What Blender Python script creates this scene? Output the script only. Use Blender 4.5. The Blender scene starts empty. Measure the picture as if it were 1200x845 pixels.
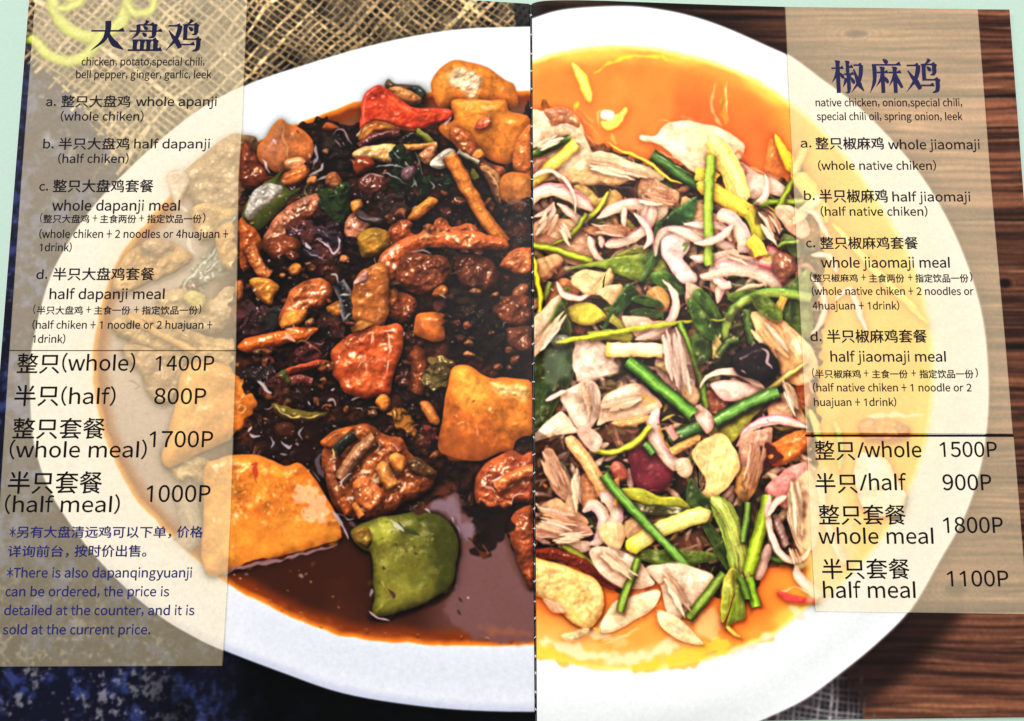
import bpy, bmesh, math, random
import numpy as np
from mathutils import Vector

# ---------------------------------------------------------------- camera, world, lamps, exposure
SC = bpy.context.scene
TILT = math.radians(7.05); CT, ST = math.cos(TILT), math.sin(TILT)
DIST = 0.346; FPX = 1000.0
cam_d = bpy.data.cameras.new('camera'); cam = bpy.data.objects.new('camera', cam_d)
SC.collection.objects.link(cam); SC.camera = cam
cam_d.sensor_width = 36; cam_d.lens = 36 * FPX / 1200
cam_d.clip_start = 0.01; cam_d.clip_end = 50
cam.location = (0, -DIST * ST, DIST * CT); cam.rotation_euler = (TILT, 0, 0)

W = bpy.data.worlds.new('World'); SC.world = W; W.use_nodes = True
W.node_tree.nodes['Background'].inputs[0].default_value = (0.93, 0.97, 1.0, 1)
W.node_tree.nodes['Background'].inputs[1].default_value = 0.52

def lamp(name, loc, target, size, size_y, power, col):
    d = bpy.data.lights.new(name, 'AREA'); d.shape = 'RECTANGLE'
    d.size = size; d.size_y = size_y; d.energy = power; d.color = col
    o = bpy.data.objects.new(name, d); SC.collection.objects.link(o)
    o.location = loc
    o.rotation_euler = (Vector(target) - Vector(loc)).to_track_quat('-Z', 'Y').to_euler()
    return o
# a broad ceiling panel over the right-hand side (its sheen lies on the right page) and a window behind the top edge
lamp('ceiling_lamp', (0.22, 0.28, 1.15), (0.12, 0.06, 0), 0.62, 0.50, 7.0, (1.0, 0.975, 0.94))
lamp('window_lamp', (-1.3, 1.2, 1.6), (0, 0, 0), 1.2, 1.2, 15.5, (0.96, 0.98, 1.0))
SC.view_settings.view_transform = 'Standard'; SC.view_settings.look = 'None'
SC.view_settings.exposure = 0.0; SC.view_settings.gamma = 1.0
SC.view_settings.use_curve_mapping = False

# ---------------------------------------------------------------- the lie of the open menu
# u runs to the right across the table, v away from the viewer, both in metres; height() is the paper's height
SPU = 0.0088
def height(u):
    u = np.asarray(u, float); d = u - SPU
    left = 0.0022 - 0.0010 * np.exp(-np.maximum(-d, 0) / 0.006)
    e = np.maximum(d, 0)
    right = 0.0022 - 0.0008 * np.exp(-e / 0.005) + 0.0021 * (np.exp(-e / 0.035) - np.exp(-e / 0.007))
    return np.where(d < 0, left, right)
def to_photo(u, v, z):
    ry = v + DIST * ST; rz = z - DIST * CT
    dep = ry * ST - rz * CT; yc = ry * CT + rz * ST
    return 600 + FPX * u / dep, 422.5 - FPX * yc / dep
def to_paper(x, y, flat=None):
    a = (np.asarray(x, float) - 600) / FPX; b = -(np.asarray(y, float) - 422.5) / FPX
    dy = b * CT + ST; dz = b * ST - CT
    z = np.zeros_like(a) if flat is None else np.zeros_like(a) + flat
    for _ in range(8 if flat is None else 1):
        k = (z - DIST * CT) / dz
        u = k * a; v = -DIST * ST + k * dy
        if flat is None: z = height(u)
    return u, v
# ---------------------------------------------------------------- the print: a small painter that works out the colours of the printed photographs
RES = 0.00021
RNG = np.random.RandomState(7)
TN = 1024
_k = np.fft.fftfreq(TN); _kx, _ky = np.meshgrid(_k, np.fft.rfftfreq(TN), indexing='ij')
def gnoise(sy, sx, seed):
    w = np.random.RandomState(seed).standard_normal((TN, TN))
    f = np.fft.rfft2(w) * np.exp(-2 * (math.pi ** 2) * ((_kx * sy) ** 2 + (_ky * sx) ** 2))
    n = np.fft.irfft2(f, s=(TN, TN)); n = (n - n.mean()) / n.std()
    return n.astype(np.float32)
NZ = {0: gnoise(1.0, 1.0, 1), 1: gnoise(2.2, 2.2, 2), 2: gnoise(5, 5, 3), 3: gnoise(11, 11, 4), 4: gnoise(26, 26, 5), 5: gnoise(60, 60, 6),
      'h': gnoise(1.3, 22, 7), 'H': gnoise(3.5, 60, 8), 'w': gnoise(0.9, 9, 9)}
def noise(k, shape, off=None):
    oy, ox = off if off is not None else RNG.randint(0, TN, 2)
    iy = (np.arange(shape[0]) + oy) % TN; ix = (np.arange(shape[1]) + ox) % TN
    return NZ[k][iy][:, ix]
def samp(k, a, b, off=(0, 0)):
    return NZ[k][(a.astype(np.int32) + off[0]) % TN, (b.astype(np.int32) + off[1]) % TN]
def P(s):
    if not isinstance(s, str): return np.array(s, float)
    return np.array([[float(t) for t in q.split(',')] for q in s.split()])
def crom(p, closed, n=4):
    p = np.array(p, float)
    if closed: q = np.vstack([p[-1], p, p[:2]])
    else: q = np.vstack([2 * p[0] - p[1], p, 2 * p[-1] - p[-2]])
    out = []
    for i in range(len(q) - 3):
        a, b, c, d = q[i:i + 4]
        for t in np.arange(n) / n:
            out.append(.5 * ((2 * b) + (c - a) * t + (2 * a - 5 * b + 4 * c - d) * t * t + (3 * b - a - 3 * c + d) * t ** 3))
    if not closed: out.append(p[-1])
    return np.array(out)
def ss(a, b, x):
    t = np.clip((x - a) / (b - a), 0, 1); return t * t * (3 - 2 * t)
def rgb(*c): return np.array(c, np.float32) / 255.0
def blur(a, s):
    # separable gaussian by convolution
    r = int(3 * s) + 1; k = np.exp(-.5 * (np.arange(-r, r + 1) / s) ** 2); k /= k.sum()
    pad = [(r, r), (0, 0)] + [(0, 0)] * (a.ndim - 2)
    b = np.pad(a, pad, mode='edge'); out = sum(k[i] * b[i:i + a.shape[0]] for i in range(2 * r + 1))
    pad = [(0, 0), (r, r)] + [(0, 0)] * (a.ndim - 2)
    b = np.pad(out, pad, mode='edge'); return sum(k[i] * b[:, i:i + a.shape[1]] for i in range(2 * r + 1))
LT = np.array([-.22, -.55, .80]); LT /= np.linalg.norm(LT)
HV = LT + np.array([0, 0, 1]); HV /= np.linalg.norm(HV)

class Print:
    def __init__(s, u0, u1, v0, v1):
        s.u0, s.u1, s.v0, s.v1 = u0, u1, v0, v1
        s.w = int((u1 - u0) / RES); s.h = int((v1 - v0) / RES)
        u = u0 + (np.arange(s.w) + .5) * RES; v = v1 - (np.arange(s.h) + .5) * RES
        U, V = np.meshgrid(u, v)
        X, Y = to_photo(U, V, height(U)); s.X = X.astype(np.float32); s.Y = Y.astype(np.float32)
        s.C = np.zeros((s.h, s.w, 3), np.float32); s.pieces = []
    def box(s, x0, y0, x1, y1, pad=8):
        x0 -= pad; y0 -= pad; x1 += pad; y1 += pad
        u, v = to_paper(np.array([x0, x1, x0, x1]), np.array([y0, y0, y1, y1]))
        a = int(max(0, (u.min() - s.u0) / RES)); b = int(min(s.w, (u.max() - s.u0) / RES + 1))
        c = int(max(0, (s.v1 - v.max()) / RES)); d = int(min(s.h, (s.v1 - v.min()) / RES + 1))
        return slice(c, max(c, d)), slice(a, max(a, b))
    # signed distance to a closed outline (positive inside), in photo pixels
    def sdf(s, pts, X, Y):
        p = np.asarray(pts, np.float32); q = np.roll(p, -1, 0)
        dm = np.full(X.shape, 1e9, np.float32); ins = np.zeros(X.shape, bool)
        for (ax, ay), (bx, by) in zip(p, q):
            ex, ey = bx - ax, by - ay; l = ex * ex + ey * ey
            if l < 1e-9: continue
            wx = X - ax; wy = Y - ay
            t = np.clip((wx * ex + wy * ey) / l, 0, 1)
            dx = wx - ex * t; dy = wy - ey * t
            np.minimum(dm, dx * dx + dy * dy, out=dm)
            c1 = (ay > Y) != (by > Y)
            if ey != 0: ins ^= c1 & (X < ex * (Y - ay) / ey + ax)
        return np.where(ins, 1, -1) * np.sqrt(dm)
    def finish(s, bx, d, al, h, col, amb, gloss, spow, spc, shadow, sdx=(1, 3)):
        hs = al.shape
        gy, gx = np.gradient(h); g = RES / 0.000346
        gx = gx / g; gy = gy / g
        n = 1 / np.sqrt(1 + gx * gx + gy * gy)
        df = np.clip((-gx * LT[0] - gy * LT[1] + LT[2]) * n, 0, 1.3) / LT[2]
        sp = np.clip((-gx * HV[0] - gy * HV[1] + HV[2]) * n, 0, 1) ** spow
        sh = amb + (1 - amb) * df
        base = s.C[bx]
        if shadow > 0:
            k = g; r = (int(sdx[1] / k), int(sdx[0] / k))
            ds = np.roll(d, r, (0, 1))
            occ = shadow * np.exp(-np.maximum(-ds, 0) / 3.5)
            base = base * (1 - occ)[..., None] ** np.array([.9, 1, 1.05], np.float32)
        o = col * np.clip(sh, 0, 1.12)[..., None] ** np.array([.95, 1.1, 1.15], np.float32)
        fl = ss(.9, 2.3, noise(1, hs) + .8 * noise(2, hs)) * ss(.2, .9, sp)
        o = o + (gloss * (.7 * fl + .14 * sp + .8 * ss(.55, 1.0, sp) * np.clip(.55 + .45 * noise(2, al.shape), 0, 1)))[..., None] * (np.asarray(spc, np.float32) - .3 * o)
        a = al[..., None]
        s.C[bx] = base * (1 - a) + np.clip(o, 0, 1.05) * a
    def reg(s, name, pts, kw):
        if name: s.pieces.append((name, np.array(pts), kw))
    # a lump of food inside a closed outline
    def lump(s, pts, col, R=7, k=1.0, b=(.5, .6, .5), col2=None, mott=.5, amb=.22, gloss=.5, spow=28, spc=(1, .96, .92), shadow=.5, warp=1.2,
             name=None, grad=None, edge=None, ew=2.5, soft=.9, n=3, label=None):
        if name in ('printed_potato', 'printed_green_pepper'):      # smooth, moist, softly rounded
            b = (.12, .22, .55); warp *= .5; R = R * 1.6; amb = .45; k = k * .85; gloss *= .8; ew = 3.5
        p = crom(P(pts), True, n); x0, y0 = p.min(0); x1, y1 = p.max(0)
        bx = s.box(x0, y0, x1, y1, 14); X = s.X[bx]; Y = s.Y[bx]
        if X.size == 0: return
        sh = X.shape; of = RNG.randint(0, TN, 2)
        warp = warp * .55
        d = s.sdf(p, X + warp * noise(3, sh, of), Y + warp * noise(3, sh, of + 300)) + .45 * warp * noise(2, sh)
        al = np.clip(d / soft + .5, 0, 1)
        t = np.clip(d / R, 0, 1)
        rg = -np.abs(noise(3, sh)) * .9 - np.abs(noise(2, sh)) * .45
        h = k * R * (1 - (1 - t) ** 2.2) * .8 + b[0] * .24 * noise(1, sh) + b[1] * (.45 * noise(2, sh) + .8 * rg) + b[2] * 1.1 * noise(3, sh)
        if name == 'printed_potato': col = tuple(v * m for v, m in zip(col, (1.0, .93, .86))); edge = (204, 106, 36)
        c = np.broadcast_to(rgb(*col), sh + (3,)).copy()
        if col2 is not None:
            m = ss(-1.0, 1.2, noise(3, sh) * .7 + noise(2, sh) * .5) * mott * 1.3
            if grad is not None:
                gx, gy, gs = grad
                cx, cy = p.mean(0)
                m = np.clip(m * .5 + ss(-1, 1, ((X - cx) * gx + (Y - cy) * gy) / gs), 0, 1)
            m = np.clip(m, 0, 1)[..., None]; c = c * (1 - m) + rgb(*col2) * m
        c *= (1 + .03 * noise(0, sh) + .05 * noise(1, sh) + .06 * noise(2, sh) + .07 * noise(3, sh))[..., None]
        if edge is not None:
            m = np.exp(-np.maximum(d, 0) / ew)[..., None]; c = c * (1 - m) + rgb(*edge) * m
        s.finish(bx, d, al, h, c, amb, gloss, spow, spc, shadow)
        s.reg(name, crom(P(pts), True, 3), label)
    # a stalk, ring or shred along a line: width may vary, colours run across from one side to the other
    def strip(s, pts, w, cols, k=.9, rough=.2, amb=.4, gloss=.35, spow=30, spc=(1, 1, .95), shadow=.45, taper=(0, 0), streak=.07, name=None, warp=.5,
              wv=None, endc=None, label=None, soft=.9):
        p = crom(P(pts), False, 5); x0, y0 = p.min(0) - w; x1, y1 = p.max(0) + w
        bx = s.box(x0, y0, x1, y1, 12); X = s.X[bx]; Y = s.Y[bx]
        if X.size == 0: return
        sh = X.shape
        Xw = X + warp * noise(2, sh); Yw = Y + warp * noise(2, sh)
        L = np.concatenate([[0], np.cumsum(np.linalg.norm(np.diff(p, axis=0), axis=1))]); LL = L[-1]
        best = np.full(sh, 1e9, np.float32); sv = np.zeros(sh, np.float32); sg = np.zeros(sh, np.float32)
        for i in range(len(p) - 1):
            ax, ay = p[i]; ex, ey = p[i + 1] - p[i]; l = ex * ex + ey * ey
            if l < 1e-9: continue
            wx = Xw - ax; wy = Yw - ay; t = (wx * ex + wy * ey) / l
            tc = np.clip(t, 0, 1); dx = wx - ex * tc; dy = wy - ey * tc; dd = dx * dx + dy * dy
            m = dd < best; best = np.where(m, dd, best)
            lo = t if i == 0 else tc; hi = t if i == len(p) - 2 else tc
            tt = np.where(t < 0, lo, np.where(t > 1, hi, t))
            sv = np.where(m, L[i] + tt * math.sqrt(l), sv); sg = np.where(m, (ex * wy - ey * wx) / math.sqrt(l), sg)
        f = np.clip(sv / LL, 0, 1); ww = np.full(sh, w / 2, np.float32)
        if taper[0]: ww = ww * np.sqrt(np.clip(f / taper[0], 0.0, 1))
        if taper[1]: ww = ww * np.sqrt(np.clip((1 - f) / taper[1], 0.0, 1))
        if wv: ww = ww * (1 + wv * np.sin(f * 7 + x0))
        ends = np.minimum(sv, LL - sv)
        d = np.minimum(ww - np.abs(sg), ends + .4 * noise(1, sh)); al = np.clip(d / soft + .5, 0, 1)
        v = np.clip(sg / np.maximum(ww, .3), -1, 1)
        h = k * ww * np.sqrt(np.maximum(1 - v * v * .96, 0)) + rough * (.4 * noise(1, sh) + .7 * noise(2, sh))
        cs = [rgb(*c) for c in cols]; q = (v + 1) / 2 * (len(cs) - 1); c = np.zeros(sh + (3,), np.float32)
        for i, cc in enumerate(cs): c += np.clip(1 - np.abs(q - i), 0, 1)[..., None] * cc
        if endc is not None:
            ec, fr, at = endc
            m = ss(1 - fr, 1, f if at else 1 - f)[..., None]; c = c * (1 - m) + rgb(*ec) * m
        of = RNG.randint(0, TN, 2)
        c = c * (1 + streak * samp('w', (sg * 2.2 + 500), sv * 1.2 + 5, of) + .04 * noise(0, sh))[..., None]
        s.finish(bx, d, al, h, c, amb, gloss, spow, spc, shadow)
        if name:
            T = np.gradient(p, axis=0); T /= np.maximum(np.linalg.norm(T, axis=1), 1e-6)[:, None]; N = np.stack([-T[:, 1], T[:, 0]], 1)
            fr = L / LL; hw = np.full(len(p), w / 2)
            if taper[0]: hw = hw * np.sqrt(np.clip(fr / taper[0], .04, 1))
            if taper[1]: hw = hw * np.sqrt(np.clip((1 - fr) / taper[1], .04, 1))
            s.reg(name, np.vstack([p + N * hw[:, None], (p - N * hw[:, None])[::-1]]), label)
    # wrinkled, wet, nearly black skins
    def crinkle(s, pts, col=(26, 18, 20), spc=(.72, .70, .82), amt=1.0, name=None, R=6, warp=2.5, gloss=.9, shadow=.3, thr=.80, tint=(90, 45, 40), label=None):
        p = crom(P(pts), True, 3); x0, y0 = p.min(0); x1, y1 = p.max(0)
        bx = s.box(x0, y0, x1, y1, 12); X = s.X[bx]; Y = s.Y[bx]; sh = X.shape
        if X.size == 0: return
        of = RNG.randint(0, TN, 2)
        d = s.sdf(p, X + warp * noise(2, sh, of), Y + warp * noise(2, sh, of + 200)); al = np.clip(d / 1.2 + .5, 0, 1)
        r1 = -np.abs(noise(3, sh)) * 4.2; r2 = -np.abs(noise(2, sh)) * 2.2; r3 = -np.abs(noise(1, sh)) * .35
        h = R * np.sqrt(np.clip(d / R, 0, 1)) * .8 + amt * (r1 + r2 + r3)
        gy, gx = np.gradient(h); g = RES / 0.000346; gx /= g; gy /= g; n = 1 / np.sqrt(1 + gx * gx + gy * gy)
        df = np.clip((-gx * LT[0] - gy * LT[1] + LT[2]) * n, 0, 1)
        sp = np.clip((-gx * HV[0] - gy * HV[1] + HV[2]) * n, 0, 1) ** 14
        pick = ss(-.3, 1.0, noise(3, sh) * .9 + noise(2, sh) * .5)
        m = ss(-.3, 1.3, noise(3, sh))[..., None]
        c = rgb(*col) * (1 - m) + rgb(*tint) * m * .8
        o = c * (.35 + .9 * df)[..., None] + (gloss * ss(thr - .35, thr + .12, sp) * pick)[..., None] * np.array(spc, np.float32)
        base = s.C[bx]
        occ = shadow * np.exp(-np.maximum(-np.roll(d, (5, 2), (0, 1)), 0) / 3.5)
        base = base * (1 - occ)[..., None]
        s.C[bx] = base * (1 - al[..., None]) + np.clip(o, 0, 1) * al[..., None]
        s.reg(name, p, label)
    # flat area of colour, with an optional soft edge
    def flat(s, pts, col, a=1.0, soft=1.0, warp=0, smooth=True, name=None, nz=0, label=None):
        p = crom(P(pts), True, 5) if smooth else P(pts); x0, y0 = p.min(0); x1, y1 = p.max(0)
        bx = s.box(x0, y0, x1, y1, 4 + soft * 2); X = s.X[bx]; Y = s.Y[bx]; sh = X.shape
        if X.size == 0: return
        if warp: X = X + warp * noise(2, sh); Y = Y + warp * noise(2, sh)
        d = s.sdf(p, X, Y); m = (ss(-.5, .5, d / soft) * a)[..., None]
        c = rgb(*col) * (1 + nz * noise(2, sh))[..., None]
        s.C[bx] = s.C[bx] * (1 - m) + c * m
        s.reg(name, p, label)
    def line(s, pts, w, col, a=1.0, soft=1.0, warp=0.8, taper=True):
        p = crom(P(pts), False, 4); x0, y0 = p.min(0) - w; x1, y1 = p.max(0) + w
        bx = s.box(x0, y0, x1, y1, 3 + soft); X = s.X[bx]; Y = s.Y[bx]; sh = X.shape
        if X.size == 0: return
        X = X + warp * noise(2, sh); Y = Y + warp * noise(2, sh)
        best = np.full(sh, 1e9, np.float32); ff = np.zeros(sh, np.float32); N = len(p) - 1
        for i in range(N):
            ax, ay = p[i]; ex, ey = p[i + 1] - p[i]; l = ex * ex + ey * ey + 1e-9
            t = np.clip(((X - ax) * ex + (Y - ay) * ey) / l, 0, 1); dd = (X - ax - ex * t) ** 2 + (Y - ay - ey * t) ** 2
            m = dd < best; best = np.where(m, dd, best); ff = np.where(m, (i + t) / N, ff)
        w = w * (.72 if taper else 1); ww = w / 2 * (1 + .35 * noise(2, sh)) * (np.sqrt(np.clip(4 * ff * (1 - ff), .05, 1)) if taper else 1)
        m = (ss(-.5, .5, (ww - np.sqrt(best)) / soft) * a)[..., None]
        s.C[bx] = s.C[bx] * (1 - m) + rgb(*col) * m
    def spots(s, pts, n, cols, r=(.6, 1.6), a=.9, seed=1):
        rs = np.random.RandomState(seed); p = crom(P(pts), True, 3); x0, y0 = p.min(0); x1, y1 = p.max(0)
        for _ in range(n):
            x = rs.uniform(x0, x1); y = rs.uniform(y0, y1)
            if s.sdf(p, np.array([[x]], np.float32), np.array([[y]], np.float32))[0, 0] < 0: continue
            rr = rs.uniform(*r); c = cols[rs.randint(len(cols))]; an = rs.uniform(0, math.pi); e = rr * rs.uniform(.2, 1.6)
            s.line([(x - e * math.cos(an), y - e * math.sin(an)), (x, y + .2), (x + e * math.cos(an), y + e * math.sin(an))], rr * 1.5, c, a * rs.uniform(.5, 1), taper=False)

def fill_dark(pr, outline, n, thr, draw, seed, win=5):
    """look for gaps that are still dark and lay another small piece there"""
    rs = np.random.RandomState(seed); p = crom(P(outline), True, 3); x0, y0 = p.min(0); x1, y1 = p.max(0)
    xs = rs.uniform(x0, x1, n).astype(np.float32); ys = rs.uniform(y0, y1, n).astype(np.float32)
    ok = pr.sdf(p, xs[None], ys[None])[0] > 0; u, v = to_paper(xs, ys)
    for x, y, o, uu, vv in zip(xs, ys, ok, u, v):
        if not o: continue
        j = int((uu - pr.u0) / RES); i = int((pr.v1 - vv) / RES)
        if not (win < i < pr.h - win and win < j < pr.w - win): continue
        if pr.C[i - win:i + win, j - win:j + win].mean() < thr: draw(rs, float(x), float(y))
# ---------------------------------------------------------------- left page: dark braised chicken with potatoes
LP = Print(-0.232, 0.0105, -0.156, 0.160)
def burlap(pr, outline, ang1, ang2, pitch, thr, hole, warp, fr=0.36, seed=0, fringe=True, amp=1.0):
    p = P(outline); bx = pr.box(p[:, 0].min(), p[:, 1].min(), p[:, 0].max(), p[:, 1].max(), 6)
    X = pr.X[bx]; Y = pr.Y[bx]; sh = X.shape
    n4 = noise(4, sh, (10, 20)); n5 = noise(5, sh, (60, 90)); n3 = noise(3, sh, (5, 300))
    out = np.broadcast_to(rgb(*hole), sh + (3,)).copy() * (1 + .35 * n3 + .2 * noise(1, sh))[..., None]
    res = []
    for q, an in enumerate((ang1, ang2)):
        a = math.radians(an); L = X * math.cos(a) + Y * math.sin(a); T = -X * math.sin(a) + Y * math.cos(a)
        T = T + warp * (n5 * 3.0 + n4 * 1.3 * (1 if q else -1)) + .5 * n3
        ph = T / pitch; idx = np.floor(ph); f = ph - idx - .5
        jit = samp(1, idx * 37 + 11, idx * 91 + 7); wd = fr * (1 + .25 * jit) * (1 + .18 * samp(3, idx * 13, L * 1.5))
        m = np.clip((wd * .5 + .04 - np.abs(f)) * pitch * 1.25, 0, 1)
        sh1 = np.sqrt(np.clip(1 - (f / wd) ** 2 * 2.2, 0.1, 1))
        sl = np.roll(sh1, 0)
        tw = .5 + .5 * np.sin((L * 2.4 + T * 1.2))
        br = (.55 + .5 * sh1) * (.86 + .17 * tw) * (1 + .16 * jit) * (1 + .12 * n4) * (1 + .13 * noise(1, sh))
        res.append((m, br, L, idx))
    par = ((res[0][3] + res[1][3]) % 2 == 0)
    for k in (0, 1):
        for q in (0, 1):
            m, br, L, idx = res[q]
            mm = m * (1 if k == 0 else (par if q == 0 else ~par)) * amp
            c = rgb(*thr) * br[..., None]
            out = out * (1 - mm[..., None]) + c * mm[..., None]
    d = pr.sdf(p, X, Y)
    if fringe:   # loose ends stick out past the woven edge
        d = d + 0 * X + 9 * np.clip(samp(1, res[1][3] * 53 + 9, res[1][3] * 17), -1, 1.6) * (res[1][0] > .35)
    m = ss(-.8, .8, d)[..., None]
    pr.C[bx] = pr.C[bx] * (1 - m) + out * m
def gradmap(pr, fn):
    pr.C = np.clip(pr.C * fn(pr.X, pr.Y)[..., None], 0, 1)

# ground of the photograph: dark blue slate, blotched and scuffed
_s = LP.C.shape[:2]; _n = noise(3, _s) * .45 + noise(4, _s) * .4 + noise(2, _s) * .4 + noise(1, _s) * .25
_m = ss(-.3, 1.5, _n)[..., None]
LP.C[:] = rgb(16, 17, 34) * (1 - _m) + rgb(46, 56, 108) * _m
_m = (ss(.35, 2.3, noise(2, _s) * .7 + noise(1, _s) * .55 + noise(0, _s) * .25 + noise(4, _s) * .5) * ss(560, 800, LP.Y) * ss(300, 150, LP.X + 0 * _n))[..., None]
LP.C = LP.C * (1 - .6 * _m) + rgb(176, 168, 172) * .6 * _m
_m = (ss(.9, 3.0, noise(2, _s) + noise(3, _s) * .5 + noise(1, _s) * .4) * ss(560, 300, LP.Y))[..., None]
LP.C = LP.C * (1 - .5 * _m) + rgb(130, 130, 150) * .5 * _m
_d = ss(215, 330, LP.X) * ss(700, 760, LP.Y); LP.C *= (1 - .93 * _d)[..., None]
LP.C *= (1 - .55 * ss(0, 1, noise(4, _s)) * ss(120, 240, LP.X) * ss(700, 760, LP.Y))[..., None]
burlap(LP, '10,-60 660,-60 660,60 621,60 604,34 520,45 400,80 290,120 200,185 152,205 120,165 85,115 34,62 10,40', 38, -47, 8.0, (164, 134, 94), (56, 48, 38), 1.0, fr=.36)
LP.flat('598,-10 640,-10 640,60 606,60 604,30', (26, 28, 32), .85, 8, warp=2, smooth=False)
LP.C *= (1 - .35 * ss(12, 0, np.abs(LP.X - 300 - (LP.Y - 96) * -4)) * 0)[..., None]
# lime green chilli rings out of focus on the burlap
for q, w in (('60,-14 66,14 80,34 105,44 130,38 147,18 152,-12', 15), ('34,44 46,52 56,64 78,72 98,68 112,54 120,40', 13), ('74,-14 84,2 96,2 106,-12', 9), ('183,-10 178,12 160,17 148,4', 9), ('68,12 92,6 98,-8', 8)):
    LP.strip(q, w, [(150, 176, 28), (226, 236, 96), (206, 226, 62), (150, 180, 30)], k=.3, gloss=.15, shadow=.2, soft=4.5, streak=.03, amb=.6)
# the plate
PLL = '760,34 660,31 600,31.5 540,34 480,43 420,57 360,75 300,95 250,119 215,143 180,172 145,205 120,231 98,258 80,286 62,320 50,356 41,395 36,430 38,500 46,540 59,575 77,605 105,643 145,686 188,722 228,746 262,762 330,788 400,812 480,826 560,833 660,834 760,830'
LP.flat(PLL, (0, 0, 0), .55, 16)
LP.flat(PLL, (252, 252, 253), 1, 1.4, name='printed_plate')
p = crom(P(PLL), True, 4); d = LP.sdf(p, LP.X, LP.Y)
RIM = '760,112 660,105 600,107 560,104 500,108 430,117 385,131 345,146 310,163 283,172 250,194 207,222 172,260 142,300 121,350 111,400 110,450 118,500 136,545 160,585 186,615 215,643 240,664 266,684 305,706 350,728 400,745 460,753 520,757 590,757 660,757 760,750'
ri = crom(P(RIM), True, 4); dr = LP.sdf(ri, LP.X, LP.Y)
m = ss(0, 2, d) * ss(500, 800, LP.Y)
LP.C *= (1 - m * (.05 * ss(60, 0, np.abs(d - 44)) * ss(220, 330, LP.X) + .025))[..., None] ** np.array([1, .96, .6], np.float32)
LP.C *= (1 - .32 * ss(15, -2, d) * (d > 0) * ss(560, 760, LP.Y))[..., None] ** np.array([.55, .52, .3], np.float32)
LP.C *= (1 - .05 * ss(-34, 0, dr) * (dr < 0) * ss(300, 120, LP.X))[..., None] ** np.array([.2, .6, 1.5], np.float32)
# sauce
bx = LP.box(*ri.min(0), *ri.max(0)); X = LP.X[bx]; Y = LP.Y[bx]; dd = dr[bx] + .6 * noise(3, X.shape) + .35 * noise(2, X.shape)
def mix(a, b, t): return a * (1 - t[..., None]) + b * t[..., None]
sc = np.broadcast_to(rgb(48, 22, 15), X.shape + (3,)).copy()
sc = mix(sc, rgb(120, 76, 58), ss(230, 130, Y)); sc = mix(sc, rgb(205, 176, 150), ss(280, 215, X) * ss(560, 420, Y) * .9)
sc = mix(sc, rgb(190, 160, 150), ss(275, 200, X) * .8)
sc = mix(sc, rgb(120, 82, 82), ss(470, 560, X) * ss(590, 640, Y) * .85)
sc = mix(sc, rgb(78, 36, 20), ss(0, 1.5, noise(4, X.shape)) * .5 * ss(600, 700, Y))
sc = mix(sc, rgb(120, 46, 12), ss(26, 8, dd)); sc = mix(sc, rgb(226, 120, 30), ss(9, 2.5, dd)); sc = mix(sc, rgb(250, 196, 110), ss(2.6, 0, dd))
m = ss(-1.2, 1.2, dd)[..., None]; LP.C[bx] = LP.C[bx] * (1 - m) + sc * m
LP.reg('printed_sauce', ri, None)
# pieces seen through the cream panel
BR = (158, 102, 58); BO = (214, 138, 62)
LP.lump('214,208 232,190 258,166 283,158 305,172 306,250 270,258 240,250 224,236', (150, 108, 66), col2=(176, 128, 84), R=14, b=(1, 1.2, 1), name='printed_chicken')
LP.lump('224,252 240,238 264,246 284,244 284,270 262,276 236,284', (196, 134, 66), col2=(150, 96, 52), b=(1, 1, 1))
LP.lump('196,205 214,200 222,214 212,236 220,250 206,244', (206, 176, 150), R=5, amb=.6, shadow=.2)
LP.lump('148,302 164,288 196,284 216,292 226,304 204,322 176,332 150,344 132,338 138,320', (196, 128, 60), col2=(150, 92, 50), b=(1, 1.4, 1), name='printed_chicken')
LP.lump('168,284 186,280 204,290 190,300 172,296', (170, 118, 78), b=(1, 1, 1))
LP.crinkle('266,256 282,250 284,300 262,322 236,340 214,352 204,348 226,318 248,286', (96, 96, 84), (.95, .97, .95), 1.2, R=5, gloss=1, thr=.7)
LP.line('272,262 250,296 226,322 204,348', 3, (236, 240, 232), .8); LP.line('284,262 262,300 240,322', 2.5, (240, 242, 236), .8)
LP.line('218,270 224,292 230,300', 4, (236, 226, 212), .7)
LP.lump('256,268 276,262 290,290 284,318 262,312 254,290', (206, 130, 58), b=(1, 1, .5), name='printed_chicken')
LP.lump('184,352 206,338 232,346 250,352 262,338 284,340 284,372 250,396 224,388 196,384', (184, 140, 94), col2=(150, 104, 60), b=(1, 1.5, 1), R=12, name='printed_chicken')
LP.lump('216,352 226,342 240,348 240,362 228,364', (196, 166, 76), R=6)
LP.lump('132,378 160,366 192,372 230,388 266,400 283,392 283,440 230,436 196,418 160,404 138,396', (186, 126, 66), col2=(214, 160, 96), b=(1, 1.5, 1), R=10, name='printed_chicken')
LP.strip('150,372 176,386 206,402 230,414', 10, [(220, 150, 70), (206, 130, 60), (150, 84, 40)], gloss=.6)
LP.lump('142,410 158,404 184,410 214,414 218,440 204,470 188,474 174,462 166,438 150,424', (170, 120, 74), col2=(140, 90, 56), b=(1, 1.3, 1), name='printed_chicken', shadow=.6)
LP.line('152,446 164,452 158,458', 4, (110, 82, 60), .8)
LP.lump('190,526 214,536 242,536 258,556 240,566 222,560 214,566 198,552', (206, 160, 96), b=(1, 1.2, .8), col2=(160, 110, 60))
LP.lump('216,430 250,424 280,434 300,449 319,465 300,490 284,506 268,517 232,532 200,547 190,536 197,510 206,476', (236, 158, 56), col2=(206, 108, 34), grad=(.6, .5, 60), R=10, k=.7, b=(.4, .5, .3), gloss=.8, shadow=.7, name='printed_potato')
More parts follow.
